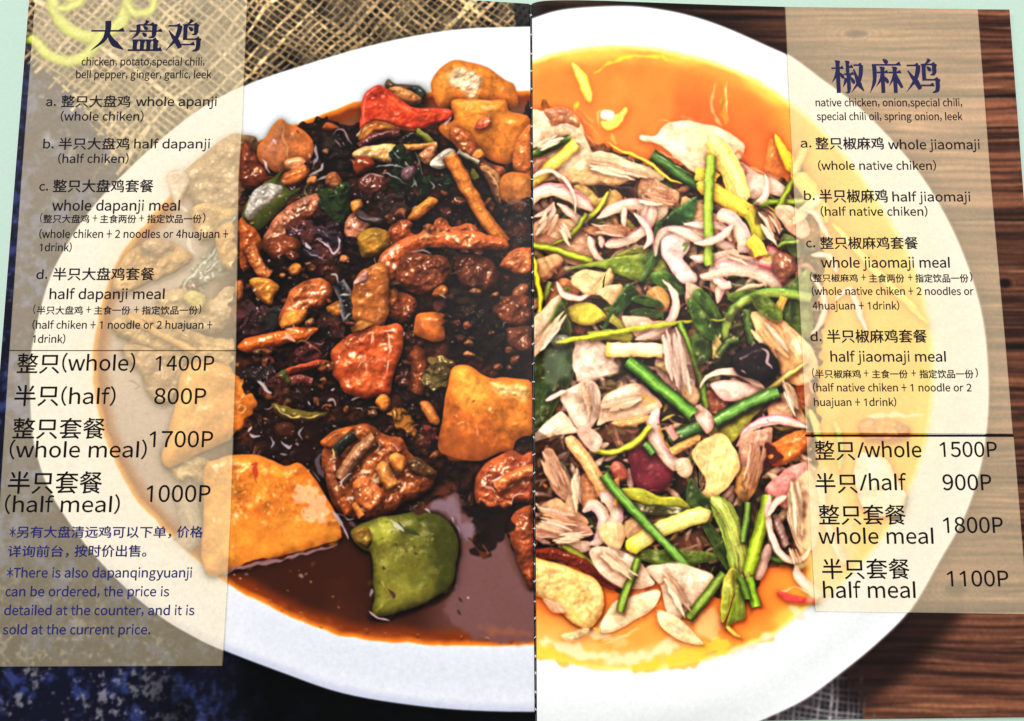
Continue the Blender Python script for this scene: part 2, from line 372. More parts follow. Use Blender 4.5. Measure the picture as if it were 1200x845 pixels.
LP.line('276,439 298,449 318,464', 3, (120, 60, 30), .6); LP.spots('225,440 262,434 306,466 270,500', 26, [(255, 226, 176), (250, 200, 130)], (.5, 1.3), .8, 3)
LP.line('279,478 283,474 288,478 284,483 279,480', 2, (252, 190, 100), .9)
LP.strip('214,574 220,598 226,620 214,640', 26, [(150, 124, 106), (186, 150, 124), (120, 96, 82)], k=.3, shadow=.2)
# the dark heap of dried chillies and leek leaves in the middle
HEAP = '284,196 300,176 340,150 372,140 410,150 424,140 470,146 520,130 560,128 600,150 624,150 624,640 600,640 584,610 560,640 545,600 520,596 505,600 480,612 440,612 400,606 360,560 330,540 280,536 268,520 282,500 300,470 276,436 276,300'
LP.crinkle(HEAP, (24, 15, 14), (.72, .66, .70), 1.0, R=3, gloss=.42, tint=(84, 40, 26), shadow=.1)
_bx = LP.box(280, 300, 624, 640); _Y = LP.Y[_bx]; _X = LP.X[_bx]
def darken(q, a, soft=14, col=(16, 12, 12)): LP.flat(q, col, a, soft, warp=3)
rs = np.random.RandomState(21)
pal = [(142, 76, 44), (164, 92, 54), (110, 58, 38), (90, 46, 34), (176, 112, 66), (66, 36, 30), (126, 86, 60)]
hp = crom(P('290,210 380,180 500,170 600,160 618,280 600,420 500,440 520,560 420,600 400,500 300,470 286,300'), True, 3)
for i in range(420):
    x = rs.uniform(284, 618); y = rs.uniform(175, 590)
    if LP.sdf(hp, np.array([[x]], np.float32), np.array([[y]], np.float32))[0, 0] < 0: continue
    if 500 < x and 345 < y < 440 and rs.rand() < .8: continue
    r = rs.uniform(2.5, 8); a0 = rs.uniform(0, 6.28); e = rs.uniform(.35, 1)
    pts = [(x + r * rs.uniform(.7, 1.25) * math.cos(a) * math.cos(a0) - e * r * math.sin(a) * math.sin(a0), y + r * math.cos(a) * math.sin(a0) + e * r * rs.uniform(.7, 1.2) * math.sin(a) * math.cos(a0)) for a in np.arange(7) / 7 * 6.28]
    if rs.rand() < .5: LP.crinkle(pts, (30, 20, 24), (.8, .78, .88), 1.1, R=5, gloss=1, warp=1.5)
    else:
        c = pal[rs.randint(len(pal))]; LP.lump(pts, c, R=r * .7, col2=tuple(int(v * .6) for v in c), b=(1.8, 2.0, 1), gloss=1, spow=18, shadow=.6, n=2)
# --- upper left
LP.lump('284,168 292,166 304,186 314,206 318,216 300,220 283,214', (120, 52, 26), col2=(70, 28, 18), b=(1, 1.4, .8), gloss=1, shadow=.6)
LP.lump('302,172 312,160 322,145 330,139 338,145 350,148 362,158 368,170 364,186 350,202 336,206 318,198 304,188', (196, 118, 62), col2=(160, 96, 62), grad=(-1, .1, 22), R=9, k=.8, b=(.5, .7, .6), gloss=.45, shadow=.6, name='printed_potato')
LP.line('331,141 332,160 338,182 340,204', 3, (226, 160, 112), .55); LP.line('318,164 321,168', 4, (196, 196, 230), .8); LP.line('346,152 350,155', 4, (110, 50, 30), .8)
LP.line('307,184 312,196 316,204', 3, (214, 214, 224), .8)
LP.lump('334,190 346,184 356,186 362,196 352,202 338,200', (226, 150, 100), R=5, gloss=1)
LP.lump('308,214 324,207 344,198 360,192 363,204 350,214 330,221 314,223', (206, 116, 52), col2=(170, 84, 36), R=7, gloss=.9, shadow=.6, name='printed_chicken')
LP.lump('283,256 287,240 296,226 308,216 318,210 330,200 328,212 340,222 352,220 346,232 330,246 316,260 304,270 292,262', (62, 78, 26), R=9, gloss=.4, spow=14, shadow=.7, b=(.6, .5, .5), name='printed_green_pepper')
LP.lump('286,250 292,234 304,218 318,216 332,222 322,234 304,246 292,256', (150, 156, 150), col2=(196, 200, 200), R=6, b=(1.2, .8, .4), gloss=.7, shadow=0, amb=.5, warp=2)
LP.crinkle('330,246 350,226 372,222 384,240 372,252', (40, 46, 30), (.7, .7, .75), 1)
LP.lump('308,280 316,264 326,252 342,238 360,230 374,226 382,238 372,250 356,258 344,268 334,284 318,296 308,292', (172, 100, 70), col2=(140, 70, 44), R=8, b=(1.4, 1, .5), gloss=1, spow=18, shadow=.6, name='printed_chicken')
LP.crinkle('334,266 350,256 368,262 382,280 376,292 356,286 340,280', (44, 30, 44), (.84, .82, .95), 1.2, name='printed_dried_chilli')
LP.line('340,264 356,272 372,280', 2.2, (196, 190, 216), .8)
LP.lump('281,258 290,262 302,272 308,284 304,300 292,314 282,316', (186, 84, 34), col2=(226, 130, 56), R=9, b=(1, 1.2, .6), gloss=1, shadow=.5, name='printed_chicken')
# black dried chilli near the top left of the heap, and leaves
LP.crinkle('371,172 376,150 384,142 396,146 404,158 416,168 424,184 418,200 400,206 384,202 374,190', (14, 10, 12), (.8, .78, .86), 1.1, R=9, name='printed_dried_chilli', tint=(50, 40, 36))
LP.lump('378,150 382,142 392,144 398,150 388,152', (150, 70, 26), R=4)
LP.line('389,158 398,152 406,158 412,170', 2.5, (170, 150, 180), .8); LP.line('392,164 400,172', 2, (150, 140, 160), .7); LP.line('368,168 372,184 364,200', 5, (176, 186, 214), .75); LP.line('362,206 374,200 380,190', 4, (196, 200, 226), .8)
LP.line('364,208 358,222 364,234', 4, (150, 130, 100), .7); LP.line('370,212 384,206', 3, (220, 220, 236), .8)
LP.lump('384,206 394,202 402,210 400,220 390,222 382,216', (150, 84, 44), R=6, b=(1, 1, 0))
LP.crinkle('372,226 392,214 412,220 410,250 392,262 378,250', (30, 48, 26), (.55, .72, .6), .9, R=6, tint=(34, 54, 24), name='printed_leek_leaf')
LP.lump('404,266 410,254 420,247 430,252 434,262 428,276 416,280 406,276', (196, 132, 104), col2=(150, 84, 56), R=7, gloss=1, b=(1, 1.2, .5), shadow=.6, name='printed_chicken')
LP.lump('412,236 424,234 424,244 414,248', (206, 130, 50), R=4); LP.strip('418,248 430,256 448,258 460,252', 9, [(50, 40, 46), (70, 56, 58), (30, 22, 24)], gloss=.6)
LP.line('420,252 434,258 450,256', 1.5, (150, 140, 150), .8)
# --- top right of the heap
LP.lump('450,100 454,93 462,98 474,99 486,101 496,108 500,120 490,124 470,118 458,112', (96, 74, 52), col2=(150, 100, 64), R=5, b=(1.4, 1.2, .6), gloss=.7)
LP.lump('480,103 490,100 498,108 496,118 488,114', (50, 60, 52), R=4, b=(1, 1, 0), gloss=.8)
LP.lump('456,106 468,102 484,108 494,116 486,124 468,116', (206, 130, 70), R=5, b=(1, 1, .3), gloss=.6)
LP.lump('505,104 507,92 514,82 524,74 533,70 548,72 562,76 578,84 592,94 602,98 606,112 604,124 580,124 556,122 530,122 514,126', (238, 152, 58), col2=(220, 122, 40), grad=(.8, .4, 50), R=10, k=.7, b=(.3, .5, .5), gloss=.4, shadow=.15, name='printed_potato')
LP.lump('530,86 545,80 562,86 566,100 556,114 540,108 528,98', (246, 200, 150), R=5, k=.3, b=(1.2, 1, .3), gloss=.5, shadow=0, soft=5, warp=3)
LP.lump('529,119 545,116 572,118 592,117 596,130 610,133 622,140 624,176 612,184 596,192 582,190 560,180 540,172 524,162 514,152 520,144 532,140', (240, 158, 58), col2=(212, 120, 38), grad=(.3, 1, 34), R=10, k=.7, b=(.3, .6, .5), gloss=.4, shadow=.5, name='printed_potato')
LP.line('534,122 560,119 590,120', 3, (250, 206, 120), .6); LP.line('532,139 560,134 596,133', 2.5, (200, 120, 44), .6); LP.lump('556,150 562,140 574,136 574,146 564,152', (214, 88, 50), R=3); LP.line('566,146 574,142', 2.4, (255, 226, 210), .8)
LP.lump('420,164 424,150 432,142 446,138 462,140 478,146 490,154 480,158 462,154 440,156 430,166', (232, 150, 58), col2=(204, 100, 40), R=6, gloss=.8, b=(.6, .8, 0), shadow=.6, name='printed_chicken')
LP.lump('422,126 427,112 436,104 444,99 454,103 464,112 474,120 484,125 506,127 527,128 531,134 522,142 506,146 492,152 478,150 466,146 450,142 436,142 426,148 423,150', (222, 66, 34), col2=(196, 46, 24), mott=.7, R=4, k=.8, b=(.5, .5, .5), gloss=.5, spow=20, shadow=.4, edge=(206, 70, 60), ew=1.2, name='printed_red_pepper')
LP.line('446,100 462,118 484,132 500,140', 3, (240, 120, 70), .5); LP.line('470,128 500,134 524,132', 5, (230, 100, 50), .5)
LP.line('429,110 426,130 426,146', 2, (240, 150, 120), .6); LP.line('520,146 530,138', 4, (214, 190, 210), .7); LP.line('418,160 424,152', 4, (240, 226, 232), .7)
LP.strip('422,172 436,162 452,158 470,156', 10, [(110, 50, 50), (70, 30, 34), (34, 16, 18)], rough=1, gloss=.7, shadow=.6, name='printed_dried_chilli')
LP.line('428,164 444,157 462,154', 1.6, (206, 170, 180), .8)
LP.strip('468,168 476,160 486,158 488,166 476,170', 7, [(40, 30, 36), (26, 20, 24)], rough=1, gloss=.9)
LP.strip('488,154 498,160 508,172', 9, [(150, 160, 70), (96, 110, 36), (40, 50, 20)], gloss=.5)
LP.lump('412,180 424,172 444,170 462,170 470,180 462,190 440,188 418,188', (222, 176, 106), col2=(240, 206, 150), R=6, b=(1, 1, .4), gloss=.8, shadow=.6, name='printed_ginger')
LP.line('448,172 450,188', 4, (226, 150, 60), .7)
LP.strip('470,172 492,172 512,170', 7, [(226, 160, 80), (190, 116, 50)], rough=.8, gloss=.6)
LP.lump('414,190 424,184 434,186 438,194 430,202 418,202', (140, 52, 26), R=7, gloss=1, shadow=.6)
LP.lump('420,210 432,202 448,204 456,214 446,226 430,228 420,222', (104, 50, 40), col2=(60, 30, 30), R=8, b=(1.2, 1.4, .6), gloss=1, shadow=.6, name='printed_dried_chilli')
LP.line('424,210 436,204 448,208', 2.4, (206, 196, 216), .8)
LP.crinkle('462,172 474,168 484,190 504,206 528,206 536,214 520,222 496,232 480,232 462,222 456,200', (22, 34, 24), (.62, .72, .78), 1.3, R=7, tint=(34, 50, 26), name='printed_leek_leaf')
for q in ('486,178 492,192 496,206', '440,196 460,192 480,198', '446,204 462,206 476,216', '474,190 484,204 488,220', '462,178 470,186'): LP.line(q, 2.4, (170, 186, 206), .75)
LP.lump('470,206 476,196 486,196 486,206 478,214', (110, 80, 96), R=5, gloss=.8)
LP.lump('490,184 496,176 506,168 512,174 510,186 502,192', (170, 106, 66), R=5, b=(1.2, 1.2, 0), gloss=.9)
LP.lump('504,194 514,180 526,174 534,180 528,192 516,198', (190, 190, 176), R=5, gloss=1, b=(1, 1.2, 0), amb=.5)
LP.lump('528,150 536,146 546,152 554,160 560,174 572,190 588,196 592,204 582,222 572,214 560,196 548,186 536,176 529,166', (184, 98, 46), col2=(140, 62, 34), R=7, b=(1, 1.2, .6), gloss=1, spow=20, shadow=.6, name='printed_chicken')
LP.lump('555,176 562,174 568,182 560,188 552,184', (220, 140, 60), R=4); LP.strip('536,176 548,184 560,190', 6, [(200, 200, 190), (90, 100, 70)], gloss=.8)
LP.strip('562,196 574,204 583,220 585,240', 17, [(196, 150, 90), (150, 96, 60), (70, 42, 32)], taper=(.3, .3), rough=1, gloss=.5, shadow=.6, name='printed_pepper_sliver')
LP.line('563,197 576,206 584,222 585,238', 2, (240, 200, 140), .9); LP.line('554,200 560,210', 8, (110, 120, 40), .8)
LP.lump('604,168 614,150 624,150 624,210 612,206 602,200', (216, 116, 46), col2=(180, 84, 36), R=8, gloss=.8, shadow=.5, b=(.6, 1, .5))
LP.lump('585,214 592,204 606,202 624,208 624,240 600,240 588,232', (206, 140, 66), col2=(166, 96, 44), R=9, gloss=.4, shadow=.6, b=(.4, .8, .5), name='printed_potato')
LP.crinkle('580,242 600,238 624,236 624,292 604,296 588,270', (22, 20, 20), (.4, .4, .4), .8, gloss=.5)
LP.line('590,240 606,237 622,240', 4, (110, 100, 96), .5)
LP.strip('527,182 541,208 556,236 573,262 592,286', 17, [(170, 88, 34), (214, 126, 48), (222, 136, 54), (176, 92, 38)], rough=.5, gloss=.4, shadow=.75, name='printed_ginger_stick')
LP.line('522,184 531,180', 4, (240, 200, 150), .7); LP.spots('526,190 545,200 585,270 580,280', 24, [(255, 214, 160), (150, 80, 40)], (.4, .9), .7, 9)
LP.strip('477,258 489,250 502,240 514,235', 14, [(226, 150, 56), (206, 120, 44), (140, 70, 30)], taper=(.3, .2), rough=.6, gloss=.7, shadow=.7, name='printed_ginger')
LP.line('478,250 488,242', 3, (226, 220, 220), .6)
LP.crinkle('440,230 470,228 476,246 462,256 444,250', (46, 34, 34), (.8, .76, .8), 1.2, tint=(80, 50, 44))
LP.lump('454,272 462,262 474,256 484,262 482,272 496,278 502,290 480,298 458,292', (196, 96, 52), col2=(150, 62, 34), R=8, b=(1.2, 1.3, .6), gloss=1, shadow=.6)
LP.lump('418,286 424,272 440,266 456,272 456,288 440,300 424,302', (150, 116, 34), col2=(190, 126, 44), R=9, b=(.6, .8, .4), gloss=.5, shadow=.6, name='printed_pepper_sliver')
LP.lump('508,262 516,254 524,258 530,266 548,262 560,266 562,278 530,282 508,280', (190, 92, 46), b=(1.2, 1.2, .4), R=6, gloss=.9)
# long glossy chicken strip across the middle
LP.lump('440,316 446,300 458,288 474,280 492,274 500,268 520,272 548,270 572,276 592,280 598,290 580,293 552,295 520,290 498,292 484,300 474,314 468,328 456,334 442,340', (200, 104, 48), col2=(172, 70, 36), R=9, k=.8, b=(1, 1.3, .6), gloss=1, spow=18, shadow=.7, name='printed_chicken')
LP.line('446,308 456,296 470,288', 5, (250, 226, 214), .65); LP.line('494,276 508,276', 5, (250, 214, 150), .7); LP.line('480,296 496,294 508,298', 3, (196, 180, 186), .7)
LP.lump('592,300 602,294 618,290 624,292 624,318 612,322 598,316 584,312', (204, 112, 60), col2=(176, 80, 40), R=7, b=(1, 1, .5), gloss=.8, shadow=.6, name='printed_chicken')
LP.strip('600,356 608,344 618,334', 15, [(110, 62, 40), (184, 106, 64), (130, 66, 40)], taper=(.4, .2), rough=.8, gloss=.9, name='printed_chicken')
LP.strip('584,350 590,352 594,362', 8, [(150, 100, 70), (90, 50, 36)], gloss=.9)
darken('500,300 560,296 590,320 584,356 600,366 624,372 624,440 590,438 560,420 530,402 524,372 494,366 470,340 480,312', .5, 12)
MID1 = 1
LP.strip('556,362 564,356 572,352', 5, [(150, 150, 190), (120, 120, 150)], rough=1, gloss=.6); LP.line('552,340 554,346', 5, (120, 140, 160), .8); LP.line('528,360 536,366', 4, (210, 190, 200), .8)
LP.line('562,322 556,332 560,340', 4, (96, 96, 60), .7); LP.line('522,306 526,308', 2.5, (220, 220, 220), .8); LP.line('540,388 552,384 560,383', 2, (190, 196, 204), .85, warp=.2)
LP.lump('470,300 486,296 506,300 524,302 530,320 520,336 500,344 478,340 464,328', (128, 60, 32), col2=(74, 34, 24), R=10, b=(1.2, 1.8, 1), gloss=.9, shadow=.5, name='printed_chicken')
LP.lump('536,300 556,298 574,304 584,320 576,338 556,344 540,332 532,316', (96, 46, 28), col2=(56, 28, 20), R=10, b=(1, 1.6, 1), gloss=.8, shadow=.5, name='printed_chicken')
LP.lump('456,346 472,342 486,350 488,366 476,378 460,374 450,362', (150, 70, 34), col2=(96, 42, 26), R=9, b=(1.2, 1.6, 1), gloss=.9, shadow=.5, name='printed_chicken')
LP.lump('578,352 598,346 620,348 624,372 612,384 590,380 578,368', (120, 58, 34), col2=(70, 34, 24), R=9, b=(1, 1.6, 1), gloss=.8, shadow=.5, name='printed_chicken')
LP.lump('592,386 610,382 624,386 624,412 606,416 592,404', (92, 46, 30), col2=(58, 30, 22), R=9, b=(1, 1.6, 1), gloss=.7, shadow=.5)
LP.crinkle('528,340 560,344 590,382 586,414 556,420 534,404 526,372', (22, 16, 14), (.5, .5, .56), 1.1, R=8, tint=(46, 34, 24), gloss=.5, name='printed_leek_leaf')
LP.lump('486,374 490,368 500,366 514,366 523,371 520,384 521,398 508,400 494,396 485,390', (190, 104, 44), col2=(150, 70, 34), R=7, b=(.7, .8, .5), gloss=.8, shadow=.8, name='printed_potato')
LP.lump('506,346 510,338 520,334 526,340 520,348', (206, 110, 44), R=4, b=(1, 1, 0)); LP.line('514,344 524,350', 2, (214, 206, 200), .7)
LP.lump('450,350 456,338 464,336 466,350 458,360', (180, 96, 46), R=5, b=(1, 1, 0), gloss=.8)
LP.strip('482,412 490,420 492,438 486,460', 20, [(84, 34, 22), (140, 66, 32), (80, 34, 22)], rough=1, gloss=.6, shadow=.5)
LP.crinkle('500,430 512,420 530,424 532,446 514,458 498,452', (96, 84, 48), (.86, .82, .6), 1.0, R=6, tint=(130, 100, 50), name='printed_mushroom')
# --- middle left
LP.strip('292,288 298,302 306,318 316,324', 15, [(160, 84, 44), (206, 122, 60), (150, 76, 44)], rough=1.2, gloss=.8, shadow=.7, name='printed_ginger')
LP.lump('293,328 306,325 320,328 327,336 322,348 316,358 306,352 297,342', (222, 144, 50), col2=(196, 110, 40), R=6, b=(.7, .7, .3), gloss=.6, shadow=.8, name='printed_ginger')
LP.lump('279,328 286,330 287,344 280,352 276,340', (206, 112, 50), R=5, gloss=.8)
LP.lump('308,284 330,278 350,280 352,296 334,304 314,300', (96, 44, 26), col2=(150, 72, 40), R=9, b=(.6, 1, .6), gloss=.7)
LP.lump('338,316 346,308 354,312 350,320 342,322', (214, 130, 50), R=4)
LP.crinkle('352,276 374,262 398,270 402,290 384,302 364,300', (46, 36, 50), (.85, .83, .96), 1.4, name='printed_dried_chilli')
for q in ('356,292 368,300 382,304', '384,284 392,296 400,288 396,278', '372,278 384,290', '356,284 364,294'): LP.line(q, 3, (206, 206, 232), .85)
LP.crinkle('284,352 300,354 316,364 330,362 328,380 314,394 290,398 280,380', (50, 32, 38), (.8, .78, .84), 1.2, tint=(96, 50, 60))
LP.crinkle('306,370 318,358 332,360 330,384 316,394', (34, 38, 40), (.7, .76, .84), 1.3)
LP.lump('327,382 328,368 336,352 340,342 352,332 364,326 378,325 388,334 390,346 380,358 366,362 362,372 352,380 340,386', (190, 100, 52), col2=(150, 70, 34), R=10, b=(1, 1.2, .6), gloss=.9, spow=18, shadow=.8, name='printed_chicken')
LP.lump('328,372 340,364 360,362 356,376 344,384 330,386', (222, 140, 56), R=6, gloss=.5, shadow=.2)
LP.lump('382,362 392,354 402,352 404,366 394,372', (210, 128, 50), R=6, gloss=.5)
LP.crinkle('376,372 394,370 406,378 400,396 382,400 366,396', (24, 18, 18), (.8, .8, .84), 1, gloss=.7)
LP.strip('396,332 404,346 408,362 410,376', 17, [(196, 206, 216), (30, 34, 44), (20, 20, 28), (150, 160, 176)], rough=1.4, gloss=1, shadow=.6, name='printed_leek_leaf')
LP.line('398,346 414,345', 2.5, (226, 226, 220), .8); LP.line('404,372 412,368', 5, (206, 216, 232), .8); LP.line('386,320 394,324 396,332', 3, (200, 204, 214), .8)
LP.lump('414,334 420,320 432,314 444,308 454,318 456,352 450,382 436,388 420,382 413,366', (182, 104, 44), col2=(146, 76, 34), R=9, k=.7, b=(.5, .8, .5), gloss=.6, shadow=.7, name='printed_chicken')
LP.lump('416,330 424,320 432,318 430,330 418,336', (196, 140, 130), R=4, gloss=1, shadow=0)
LP.strip('278,408 296,404 318,399 340,393 356,391 372,384', 18, [(196, 84, 30), (220, 108, 42), (150, 56, 22)], taper=(.12, .25), rough=.7, gloss=1, spow=18, shadow=.8, name='printed_carrot')
LP.line('330,398 338,395 346,402', 6, (246, 206, 190), .7); LP.line('334,386 346,384', 4, (250, 220, 200), .6); LP.line('348,402 362,396 374,380', 1.5, (226, 170, 110), .7)
LP.crinkle('346,406 362,400 378,412 380,424 362,430 344,426', (60, 26, 28), (.85, .7, .8), 1.2, tint=(110, 44, 40), name='printed_dried_chilli')
LP.line('356,400 370,408 378,418', 2, (200, 110, 90), .7)
LP.lump('304,420 316,416 322,424 316,430 306,430', (140, 70, 50), R=4, b=(1, 1, 0), gloss=1)
LP.strip('334,438 350,432 366,428 382,426', 9, [(206, 90, 50), (150, 46, 32), (80, 26, 24)], rough=1.6, gloss=1, shadow=.5, name='printed_dried_chilli')
LP.strip('338,448 352,444 366,448', 10, [(140, 70, 66), (96, 36, 36)], rough=1.4, gloss=.9, shadow=.5)
LP.crinkle('282,436 300,424 322,434 332,452 322,462 304,452', (36, 30, 32), (.8, .82, .9), 1.5)
LP.crinkle('318,440 336,434 340,450 330,464 320,464', (70, 76, 36), (.86, .9, .8), 1.3)
LP.line('302,448 312,458 318,462', 6, (216, 212, 232), .75)
LP.strip('318,474 330,482 350,488 372,488 384,484', 15, [(110, 100, 30), (76, 66, 24), (50, 34, 18)], taper=(.25, .4), gloss=.5, shadow=.5, name='printed_pepper_sliver')
LP.line('322,476 336,486 352,489 378,486', 2.6, (240, 226, 140), .95)
LP.lump('322,500 334,494 346,500 342,512 328,512', (110, 50, 24), R=5, b=(1, 1, 0)); LP.line('308,490 314,492', 3, (226, 140, 60), .9)
darken('340,490 380,496 378,530 350,545 310,530 286,512 306,500', .6, 10, (26, 14, 14))
for q, w, c in (('292,508 298,512 304,510', 4, (196, 190, 214)), ('316,512 320,520 318,526', 3, (170, 180, 220)), ('330,518 338,524 342,522', 4, (180, 186, 214)), ('356,500 352,508 356,516', 2.4, (170, 176, 200)), ('328,532 338,533', 3, (150, 140, 160)), ('346,522 350,520', 4, (130, 120, 140)), ('384,472 390,470 392,476', 5, (190, 176, 186)), ('362,470 364,476', 2.5, (190, 200, 220)), ('417,480 422,478 424,482', 2, (196, 196, 190)), ('296,500 290,506', 2, (220, 220, 230))): LP.line(q, w, c, .8)
# glossy reddish pepper piece
LP.lump('389,426 390,412 398,402 406,394 420,388 436,383 452,381 466,379 474,386 473,400 471,414 464,430 461,444 457,462 444,464 430,467 414,464 402,458 396,446 390,438', (198, 84, 36), col2=(166, 56, 24), R=10, k=.8, b=(.4, .7, .7), gloss=.8, spow=20, shadow=.8, name='printed_chicken')
LP.line('438,386 436,396 434,402', 3, (250, 206, 170), .75); LP.line('455,390 457,406 456,420 454,440', 3, (255, 226, 200), .75); LP.line('448,388 462,384', 3, (250, 210, 190), .6)
LP.line('420,432 425,424 429,428 428,438 423,442', 2.4, (246, 176, 130), .85); LP.line('398,420 400,432', 2, (230, 130, 80), .6); LP.line('418,448 420,450', 4, (246, 180, 120), .8); LP.line('444,420 445,422', 3, (250, 190, 150), .8)
LP.lump('412,382 424,376 436,380 428,388 414,390', (150, 96, 40), R=4, gloss=.6)
# --- big potato right
LP.lump('530,431 540,427 554,430 564,438 576,443 590,442 606,444 624,449 625,480 625,508 612,512 604,518 600,530 588,530 574,536 562,540 540,538 524,534 515,528 513,516 517,496 522,466 526,444', (238, 152, 46), col2=(196, 98, 34), grad=(-.5, 1, 34), R=11, k=.6, b=(.35, .6, .6), gloss=.5, shadow=.85, name='printed_potato')
LP.lump('534,440 546,434 560,444 574,452 572,470 556,480 540,470', (250, 172, 60), R=14, k=.1, b=(.2, .3, .2), soft=16, shadow=0, gloss=.2)
LP.lump('574,450 592,448 618,454 614,466 600,464 586,462', (250, 206, 120), R=6, k=.2, b=(.8, .6, .2), soft=7, shadow=0, gloss=.6, warp=3)
LP.flat('514,512 530,506 560,512 572,528 560,538 530,537 516,530', (160, 78, 36), .55, 7, warp=2); LP.line('528,506 556,504 572,506 576,520', 2, (170, 88, 36), .6)
LP.line('554,472 558,470', 4, (130, 60, 30), .8); LP.spots('525,490 560,486 600,510 560,520', 18, [(255, 210, 150), (250, 180, 100)], (.5, 1.2), .7, 4); LP.line('556,498 560,512', 6, (236, 160, 110), .6); LP.line('536,498 544,494', 3, (250, 180, 110), .8)
LP.lump('440,472 446,464 456,466 458,476 450,482', (206, 120, 44), R=4)
LP.crinkle('458,480 466,476 478,488 490,506 486,516 474,508 462,496', (120, 72, 24), (1, .86, .6), 1.1, R=5, tint=(180, 110, 40), thr=.7, name='printed_walnut')
LP.strip('492,472 500,478 508,490 514,498', 13, [(150, 76, 30), (212, 132, 60), (170, 90, 40)], taper=(.2, .2), gloss=.6, shadow=.7, name='printed_ginger')
LP.crinkle('497,500 512,502 514,514 504,514', (110, 40, 44), (.9, .7, .76), 1.2)
# --- chicken lower middle
LP.lump('378,548 376,532 382,520 394,506 412,500 432,498 450,508 470,512 478,528 492,540 510,552 508,566 494,580 474,588 458,602 434,610 412,606 394,596 386,580 382,564', (182, 92, 42), col2=(130, 58, 30), R=12, b=(1, 1.5, 1), gloss=1, spow=18, shadow=.8, name='printed_chicken')
LP.lump('376,516 388,506 406,500 416,502 408,514 392,526 380,524', (206, 104, 44), R=7, gloss=.5)
LP.strip('393,532 402,520 416,510', 13, [(50, 56, 50), (30, 32, 30), (24, 22, 22)], rough=.8, gloss=.4, shadow=.6, name='printed_leek_leaf')
LP.strip('399,562 410,544 424,526 440,514', 17, [(150, 100, 64), (176, 124, 88), (120, 78, 54), (70, 46, 34)], rough=.8, gloss=.6, shadow=.7, name='printed_ginger_stick')
LP.strip('384,540 388,560 396,580', 10, [(180, 100, 60), (120, 60, 36)], rough=1, gloss=.9)
LP.lump('442,548 448,540 456,544 462,558 468,568 456,576 446,566', (230, 150, 66), col2=(200, 110, 46), R=7, gloss=.7, shadow=.6, name='printed_garlic'); LP.lump('456,536 466,530 476,540 474,554 464,552', (224, 140, 60), R=6, gloss=.8, shadow=.6)
LP.lump('478,540 490,536 506,548 508,558 494,560 482,554', (84, 56, 34), R=6, b=(1.2, 1.2, .4), gloss=1)
LP.lump('414,566 428,560 444,570 450,588 436,600 420,594', (214, 112, 56), R=8, b=(1, 1.2, .4), gloss=1, shadow=.5)
LP.strip('414,590 420,600 424,606', 8, [(240, 160, 70), (206, 110, 50)], gloss=.6); LP.lump('398,586 406,584 412,596 404,604', (206, 96, 40), R=5)
LP.line('389,526 391,536', 4, (255, 206, 110), .9); LP.line('398,570 404,562 414,556', 2.5, (220, 214, 226), .8); LP.line('394,544 392,552', 2.5, (246, 210, 200), .8)
LP.line('378,532 372,545 378,560', 9, (96, 84, 104), .75, 2); LP.line('366,552 374,566', 2, (190, 190, 206), .7)
LP.spots('386,540 430,500 500,545 450,600 400,595', 50, [(255, 236, 226), (250, 210, 180)], (.5, 1.3), .8, 5)
# --- chickens at the right edge
LP.lump('556,570 560,556 570,544 584,534 600,528 612,534 626,532 626,586 608,588 594,598 576,600 560,592 555,580', (186, 84, 44), col2=(140, 54, 30), R=10, b=(.9, 1.4, .8), gloss=1, spow=18, shadow=.8, name='printed_chicken')
LP.strip('582,572 596,562 612,554 626,552', 16, [(200, 100, 50), (222, 120, 60), (150, 66, 36)], rough=.9, gloss=.8, shadow=.6)
LP.line('574,564 584,560 592,556', 3.4, (250, 226, 216), .85); LP.line('562,570 576,572 580,576', 2.2, (230, 190, 180), .7); LP.line('600,588 606,580 618,576', 2.4, (250, 220, 210), .85)
LP.strip('560,586 580,592 600,590', 8, [(200, 100, 50), (150, 66, 36)], rough=1, gloss=1)
LP.lump('596,620 600,604 612,596 626,600 626,690 616,680 606,660 600,640', (160, 72, 36), col2=(96, 40, 24), R=10, b=(1, 1.5, .8), gloss=.9, shadow=.6, name='printed_chicken')
# --- reflection on the sauce
LP.flat('497,600 507,590 518,582 538,584 542,600 560,610 568,616 558,628 548,636 556,642 566,640 578,636 586,636 596,656 606,676 618,692 630,700 630,752 560,748 524,722 526,700 532,670 538,640 528,612 510,600', (108, 76, 82), .9, 6, warp=1.5)
LP.flat('505,596 520,584 536,586 540,606 560,616 550,632 540,626 530,606', (134, 116, 144), .7, 8, warp=1.5); LP.line('499,597 506,601', 3, (214, 220, 246), .9); LP.line('528,606 536,618 540,630', 3, (196, 200, 236), .8); LP.line('539,636 536,660 534,680 530,692', 5, (164, 156, 196), .75, 4)
darken('548,600 570,590 600,600 596,628 584,634 574,652 560,648 552,640 560,620', .9, 5); LP.line('556,640 566,650 574,646', 7, (84, 40, 26), .9); LP.line('564,636 570,650', 2, (196, 120, 80), .7); LP.line('548,630 554,633', 3.4, (60, 36, 40), .9)
LP.line('537,702 542,704', 7, (50, 36, 40), .9); LP.line('546,700 548,702', 2.5, (220, 214, 236), .8); LP.line('537,714 541,718', 3.5, (56, 36, 40), .9)
for q, w, a in (('300,700 340,716 400,736', 10, .22), ('560,735 600,742 624,742', 12, .25), ('420,740 470,748 520,750', 7, .3)): LP.line(q, w, (206, 110, 50), a, 8)
